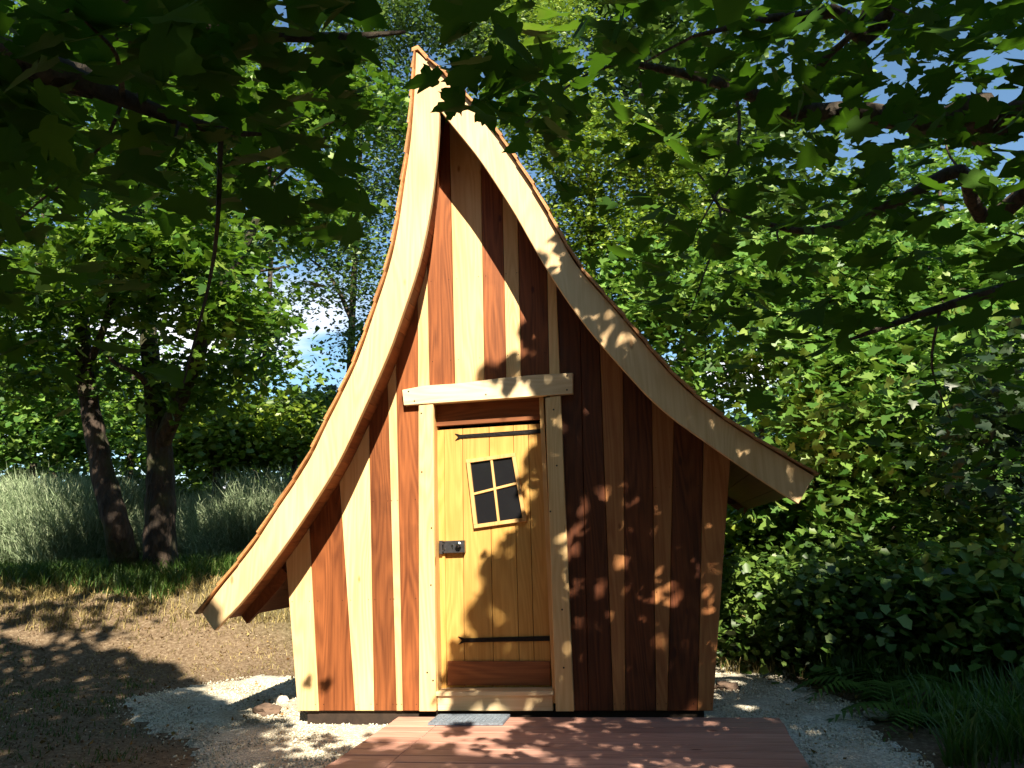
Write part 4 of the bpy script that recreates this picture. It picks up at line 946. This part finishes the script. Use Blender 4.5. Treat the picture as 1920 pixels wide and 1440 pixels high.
def receiver(poly, plane, od, zlo=4.2, zhi=7.0, clump=1.0):
    """leaves whose shadows fall in this part of the wall (plane 'w') or ground ('g')"""
    if plane == 'w': W_ = np.array([atY(a, b, 0) for a, b in poly])
    else: W_ = np.array([atZ(a, b, -.08) for a, b in poly])
    lo_, hi_ = W_.min(0), W_.max(0)
    if plane == 'g' and W_[:, 0].min() < -3: lo_[1] = min(lo_[1], .5 if poly[0][1] < 1200 else 9)-.3; lo_[0] -= .3; hi_[1] = min(hi_[1]+.5, 6); lo_[0] = max(lo_[0], -12)
    if plane == 'w': ar = (hi_[0]-lo_[0])*(hi_[2]-lo_[2])*abs(SUN[1])
    else: ar = (hi_[0]-lo_[0])*(hi_[1]-lo_[1])*SUN[2]
    n_ = int(1.55*od*ar/AREA)
    # clustered: spray centres, then leaves about them (in receiver coordinates)
    ns = max(1, n_//9); c = rgc.uniform(lo_, hi_, (ns, 3)); k_ = rgc.integers(0, ns, n_)
    zc = rgc.uniform(zlo, zhi, ns)
    q = c[k_]+rgc.normal(size=(n_, 3))*.22*clump; z_ = zc[k_]+rgc.normal(size=n_)*.15
    if plane == 'w': q[:, 1] = 0
    else: q[:, 2] = np.where((q[:, 0] > -2.6) & (q[:, 0] < .8), -.06, tz(q[:, 0], q[:, 1]))
    pp = pix(q); q = q[inpoly(pp[:, 0], pp[:, 1], poly)]; z_ = z_[inpoly(pp[:, 0], pp[:, 1], poly)]
    t = (z_-q[:, 2])/SUN[2]; P_ = q+SUN*t[:, None]
    canP.append(P_); canS.append(leafS*rgc.uniform(.7, 1.25, len(P_)))
receiver([(1062, 560), (1110, 520), (1500, 800), (1510, 930), (1060, 900)], 'w', 2.6, 4.6, 7.2)
receiver([(1062, 880), (1500, 925), (1440, 1010), (1380, 1345), (1055, 1345)], 'w', 1.6, 4.4, 6.8, .8)
receiver([(1062, 540), (1062, 1345), (835, 1345), (862, 1280), (892, 1180), (905, 1090), (930, 1025), (978, 985), (1000, 900), (1006, 820), (1012, 760), (990, 728), (915, 712), (925, 690), (985, 640)], 'w', 3.0, 4.4, 6.6)
receiver([(550, 1210), (600, 1210), (625, 1345), (552, 1345)], 'w', .5, 4.5, 6)
receiver([(385, 1120), (425, 1120), (425, 1180), (395, 1180)], 'w', .6, 5, 6)
receiver([(1000, 1342), (1470, 1342), (1560, 1440), (1700, 1640), (820, 1640), (860, 1430), (960, 1395)], 'g', .95, 4.2, 6.8, .8)
receiver([(560, 1440), (700, 1405), (850, 1415), (860, 1640), (400, 1640)], 'g', 1.5, 4.2, 6.8)
receiver([(270, 1325), (430, 1325), (570, 1385), (660, 1420), (560, 1500), (420, 1640), (80, 1640)], 'g', 1.7, 4.4, 7)
receiver([(-500, 1225), (0, 1205), (250, 1225), (340, 1262), (400, 1330), (300, 1700), (-700, 1700)], 'g', 3.6, 4.6, 7.4)
receiver([(-400, 1110), (300, 1110), (380, 1160), (360, 1225), (0, 1205), (-400, 1225)], 'g', .8, 4.8, 7.4)
receiver([(-400, 990), (420, 985), (440, 1060), (360, 1110), (-400, 1105)], 'g', 1.6, 4.8, 7.4)
receiver([(1345, 1290), (1480, 1290), (1680, 1440), (1800, 1640), (1640, 1640), (1480, 1345)], 'g', 1.0, 4.4, 6.8, .8)
receiver([(1520, 1275), (2200, 1235), (2500, 1700), (1760, 1640), (1620, 1380)], 'g', 2.8, 4.6, 7.2)
CP = np.concatenate(canP); CS = np.concatenate(canS)
# hold the shade canopy out of the sun paths that stay lit, and out of view
pp = pix(CP); vis = (pp[:, 2] > .2) & (pp[:, 0] > -40) & (pp[:, 0] < 1960) & (pp[:, 1] > -40) & (pp[:, 1] < 1480)
k = ~litmask(CP) & (~vis | fg_ok(CP, CS)); CP, CS = CP[k], CS[k]
# visible foreground foliage
FG = np.array([[2.6, 2.6, 2.0, 2.2, 2.0, 1.5, 1.4, 1.3, 1.4, 1.2, 1.7, 1.4],
               [2.4, 1.2, .8, 1.0, .45, .9, .8, .7, .9, .95, 1.0, .9],
               [.7, .25, .25, .7, .2, 0, 0, .5, 1.3, 1.4, 1.0, .9],
               [.3, .05, .0, .0, 0, 0, 0, .5, 1.0, .6, .15, .4],
               [0, 0, 0, 0, 0, 0, 0, 0, .12, .0, .0, .25],
               [.05, 0, 0, 0, 0, 0, 0, 0, 0, 0, 0, .3]])
fP, fS = [], []
for r_ in range(FG.shape[0]):
    for c_ in range(-1, 13):
        od = FG[r_, min(max(c_, 0), 11)]
        if od <= 0: continue
        d0, d1 = (1.6, 3.4) if c_ < 5 else (1.7, 4.2) if c_ < 7 else (2.4, 5.2)
        got = 0.; want = od*160*160
        for it in range(400):
            if got > want: break
            cx, cy = rgc.uniform(0, 160)+160*c_, rgc.uniform(0, 160)+160*r_; dd = d0+(d1-d0)*rgc.uniform()**(.9)
            rr_ = ray(cx, cy); rr_ /= np.linalg.norm(rr_); c0 = CAM+rr_*dd
            p = c0+rgc.normal(size=(6, 3))*[.15, .15, .06]; s_ = leafS*(.76 if c_ < 5 else .72)*rgc.uniform(.65, 1.15, 6)
            k = ~litmask(p) & fg_ok(p, s_); p, s_ = p[k], s_[k]
            got += (.31*s_**2).sum()*F*F/dd**2
            fP += list(p); fS += list(s_)
fP, fS = np.array(fP), np.array(fS)
k = ~litmask(fP) & fg_ok(fP, fS); print('fg leaves', len(fP), k.sum()); fP, fS = fP[k], fS[k]
# unseen fill leaves added over and behind the viewer to block sky light
n_ = 24000; nc = 1500; cc = np.stack([rgc.uniform(-9, 8, nc), rgc.uniform(-12, -1.2, nc), rgc.uniform(4.3, 6.4, nc)], 1)
oP = cc[rgc.integers(0, nc, n_)]+rgc.normal(size=(n_, 3))*[.45, .45, .12]; oS = rgc.uniform(.14, .24, n_)
pp = pix(oP); vis = (pp[:, 2] > .2) & (pp[:, 0] > -60) & (pp[:, 0] < 1980) & (pp[:, 1] > -60)
hh, _ = hits(oP); inv = (hh[:, 2] > .2) & (hh[:, 0] > -150) & (hh[:, 0] < 1960) & (hh[:, 1] > 0) & ((hh[:, 1] < 1225) | (hh[:, 0] < 1400)) & (hh[:, 1] < 1460)
k = ~litmask(oP) & ~vis & ~inv; oP, oS = oP[k], oS[k]
litc = [ray(px, py)/np.linalg.norm(ray(px, py))*d_+CAM for px, py, d_ in ((1050, 25, 2.6), (1075, 55, 2.6), (1045, 75, 2.7), (1085, 95, 2.7), (250, 55, 2.4), (330, 40, 2.5), (1010, 60, 2.6))]
for c_ in litc:
    def clear(P_, rad=.22):
        t_ = (P_-c_)@SUN; dd = np.linalg.norm(P_-c_-t_[:, None]*SUN, axis=1); return ~((t_ > .1) & (dd < rad)) & (np.linalg.norm(P_-c_, axis=1) > .12)
    k = clear(CP); CP, CS = CP[k], CS[k]; k = clear(fP); fP, fS = fP[k], fS[k]; k = clear(oP); oP, oS = oP[k], oS[k]
CP = np.concatenate([CP, fP, oP]); CS = np.concatenate([CS, fS, oS]); CR = frames(len(CP), rgc, .42, .15, .5)
print('canopy leaves', len(CP))
# leaves belong to the nearer of two trees standing behind the viewer
def tpath(*p): return [np.array(q, float) for q in p]
trees = [
 dict(label='big overhanging maple whose dark boughs fill the upper right of the view', base=(3.6, -8.6, -.1),
      trunk=tpath((3.6, -8.6, -.2), (3.5, -8.4, 1.5), (3.2, -8.0, 3.2), (2.9, -7.6, 4.8), (2.4, -7.2, 6.6)),
      limbs=[(tpath((3.2, -8.0, 3.4), (3.3, -6.0, 3.6), (3.2, -4.2, 3.45))+wpath([(1960, 188, -2.6), (1840, 200, -2.6), (1750, 228, -2.6), (1600, 210, -2.6), (1480, 208, -2.6), (1380, 165, -2.7), (1290, 140, -2.7), (1170, 115, -2.8)]), .09, .012),
             (tpath((3.3, -8.2, 2.4), (3.4, -6.0, 2.5), (3.4, -3.4, 2.35))+wpath([(1960, 520, -2.0), (1860, 548, -2.0), (1740, 585, -2.0), (1640, 620, -2.0), (1585, 640, -2.0)]), .05, .006),
             (tpath((3.2, -7.9, 3.9), (3.0, -5.4, 4.3))+wpath([(1960, 330, -1.8), (1800, 320, -1.8), (1700, 370, -1.8), (1560, 425, -1.8), (1480, 430, -1.9), (1350, 390, -2)]), .06, .008),
             (tpath((2.8, -7.5, 4.9), (1.6, -5.6, 5.0))+wpath([(1700, -60, -2.6), (1560, 20, -2.6), (1440, 35, -2.6), (1300, 68, -2.7)]), .06, .008),
             (wpath([(1500, 208, -2.6), (1540, 120, -2.7), (1600, 60, -2.8), (1640, -20, -2.9)]), .02, .008),
             (tpath((2.9, -7.6, 4.8), (1.2, -7.8, 5.6), (-.6, -8.0, 5.8), (-1.6, -8.6, 6)), .1, .03), (tpath((2.4, -7.2, 6.4), (1.2, -5.8, 6.6), (0, -4.6, 6.7)), .07, .02), (tpath((3.2, -8.0, 4.2), (4.6, -6.4, 5.2), (5.2, -4.2, 5.6)), .07, .02)]),
 dict(label='near maple whose large shadowed leaves hang across the upper left corner', base=(-4.4, -8.4, -.1),
      trunk=tpath((-4.4, -8.4, -.2), (-4.3, -8.2, 1.4), (-4.0, -7.9, 3.0), (-3.7, -7.6, 4.6), (-3.2, -7.4, 6.4)),
      limbs=[(tpath((-4.1, -8.0, 2.6), (-3.2, -6.4, 2.5))+wpath([(-60, 80, -4.5), (60, 118, -4.45), (140, 148, -4.4), (230, 185, -4.35), (340, 225, -4.3), (430, 248, -4.25), (490, 252, -4.2)]), .05, .004),
             (tpath((-4.0, -7.9, 3.2), (-2.2, -6.0, 3.3))+wpath([(150, -60, -4.2), (300, 20, -4.2), (450, 60, -4.1), (620, 70, -4.0), (760, 60, -3.9)]), .05, .005),
             (tpath((-3.7, -7.6, 4.6), (-5.2, -6.6, 5.4), (-6.8, -6.2, 5.8)), .09, .02), (tpath((-3.4, -7.5, 5.8), (-2.6, -8.6, 6.6), (-1.4, -9.6, 7)), .06, .02), (tpath((-3.2, -7.4, 6.2), (-3.6, -5.8, 6.8), (-4.4, -4.4, 7)), .06, .02)])]
def reroute(pts, r0):
    pts = [np.array(p) for p in pts]
    def bad(q):
        s_ = np.array(smoothline(q, 6)); pv = pix(s_)
        n_ = litmask(s_).sum()
        for o_ in ([.07, 0, 0], [-.07, 0, 0]): n_ += litmask(s_+np.array(o_)).sum()
        inn = (pv[:, 2] > .1) & inpoly(pv[:, 0], pv[:, 1], CABPOLY)
        return n_+3*inn.sum()
    pv = pix(np.array(pts)); free = [i for i in range(1, len(pts)) if pv[i, 2] < .2 or pv[i, 0] < -20 or pv[i, 0] > 1940 or pv[i, 1] < -20]
    best = bad(pts); bp_ = pts; rr = np.random.default_rng(5)
    for it in range(250):
        if best == 0: break
        q = [p.copy() for p in pts]
        for i in free: q[i] += rr.normal(size=3)*np.array([.6, .5, .35])*(.3+it/120)
        b_ = bad(q)
        if b_ < best: best, bp_ = b_, q
    print('limb', best); return bp_
side = (CP[:, 0]-(-.35)+.15*(CP[:, 1]+6) < 0)
GR = 'maples overhanging from behind the viewer'
lcP = np.array(litc)
# dark leaves dangling across the right side of the roof peak
pk_ = [(822, 150, 2.15), (842, 128, 2.1), (866, 168, 2.2), (872, 196, 2.05), (898, 186, 2.2), (912, 214, 2.1), (925, 180, 2.25), (900, 140, 2.0), (935, 205, 2.2), (868, 120, 2.2), (890, 110, 2.1)]
pkP = np.array([CAM+ray(a, b)/np.linalg.norm(ray(a, b))*d_ for a, b, d_ in pk_]); pkR = frames(len(pkP), np.random.default_rng(4), .5, .0, 2.2); pkS = np.full(len(pkP), .10)
lcR = frames(len(lcP), rgc, .25, 1.3, .3); lcS = np.full(len(lcP), .13)
for ti, td in enumerate(trees):
    m_ = side if ti == 1 else ~side
    P_, R_, S_ = CP[m_], CR[m_], CS[m_]; base = np.array(td['base'])
    e = empty('maple_tree', base, td['label'], 'tree', GR)
    def add(nm, me, mt): me.transform(Matrix.Translation(Vector(-base))); return link(nm, me, mt, e)
    tp = smoothline(td['trunk'], 5); add('trunk', mesh('trunk', *tube(tp, np.linspace(.26, .08, len(tp)), 12, .06, ti), smooth=True), BARK1)
    allp = [np.array(tp)]
    for pts, r0, r1 in td['limbs']:
        pts = reroute(pts, r0)
        lp_ = smoothline(pts, 5); allp.append(np.array(lp_)); add('branch', mesh('branch', *tube(lp_, np.linspace(r0, r1, len(lp_)), 7, .05, ti), smooth=True), BARK2)
    # twigs from leaf groups to the nearest limb
    AP = np.concatenate(allp); tw = []; rq = np.random.default_rng(200+ti)
    for j in rq.choice(len(P_), 420, replace=False):
        dd = np.linalg.norm(AP-P_[j], axis=1); q = AP[dd.argmin()]
        if dd.min() > 1.0: continue
        mid = (P_[j]+q)/2+rq.normal(size=3)*.08*dd.min(); ptsw = np.array([q, mid, P_[j]])
        s5 = np.array(smoothline(ptsw, 4))
        if not fg_ok(s5, np.full(len(s5), .01)).all() or litmask(s5).any(): continue
        pv = pix(s5); 
        if inpoly(pv[:, 0], pv[:, 1], CABPOLY).any(): continue
        tw.append(tube(s5, np.linspace(.008, .0025, len(s5)), 4))
    add('twigs', mesh('twigs', *joinm(tw)), BARK2)['kind'] = 'stuff'
    pp = pix(P_); vis = (pp[:, 2] > .3) & (pp[:, 0] > 0) & (pp[:, 0] < 1920) & (pp[:, 1] > 0) & (pp[:, 1] < 1440)
    sc = np.where(vis, S_/np.maximum(pp[:, 2], .1), 0); o = np.argsort(-sc)[:282]; o = o[sc[o] > 0]
    singles(e, base, P_[o], R_[o], S_[o], LEAF_SHADED, 'maple')
    if ti == 0: singles(e, base, pkP, pkR, pkS, LEAF_SHADED, 'maple')
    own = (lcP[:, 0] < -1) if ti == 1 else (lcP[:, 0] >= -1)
    singles(e, base, lcP[own], lcR[own], lcS[own], LEAF_MAPLE, 'maple')  # sunlit leaves of the same crown take the brighter leaf colour
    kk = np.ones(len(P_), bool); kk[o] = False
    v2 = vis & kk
    add('crown', leaves_mesh('crown', 'maple', P_[v2], R_[v2], S_[v2]), LEAF_SHADED)['kind'] = 'stuff'
    v3 = ~vis & kk  # out of view: dapple casters plus the added overhead fill
    add('crown', leaves_mesh('crown', 'star', P_[v3], R_[v3], S_[v3]*1.05), LEAF_SHADED)['kind'] = 'stuff'
print('tris', sum(len(o.data.loop_triangles) if o.data.loop_triangles else len(o.data.polygons) for o in COL.objects if o.type == 'MESH'), 'objects', len(COL.objects))
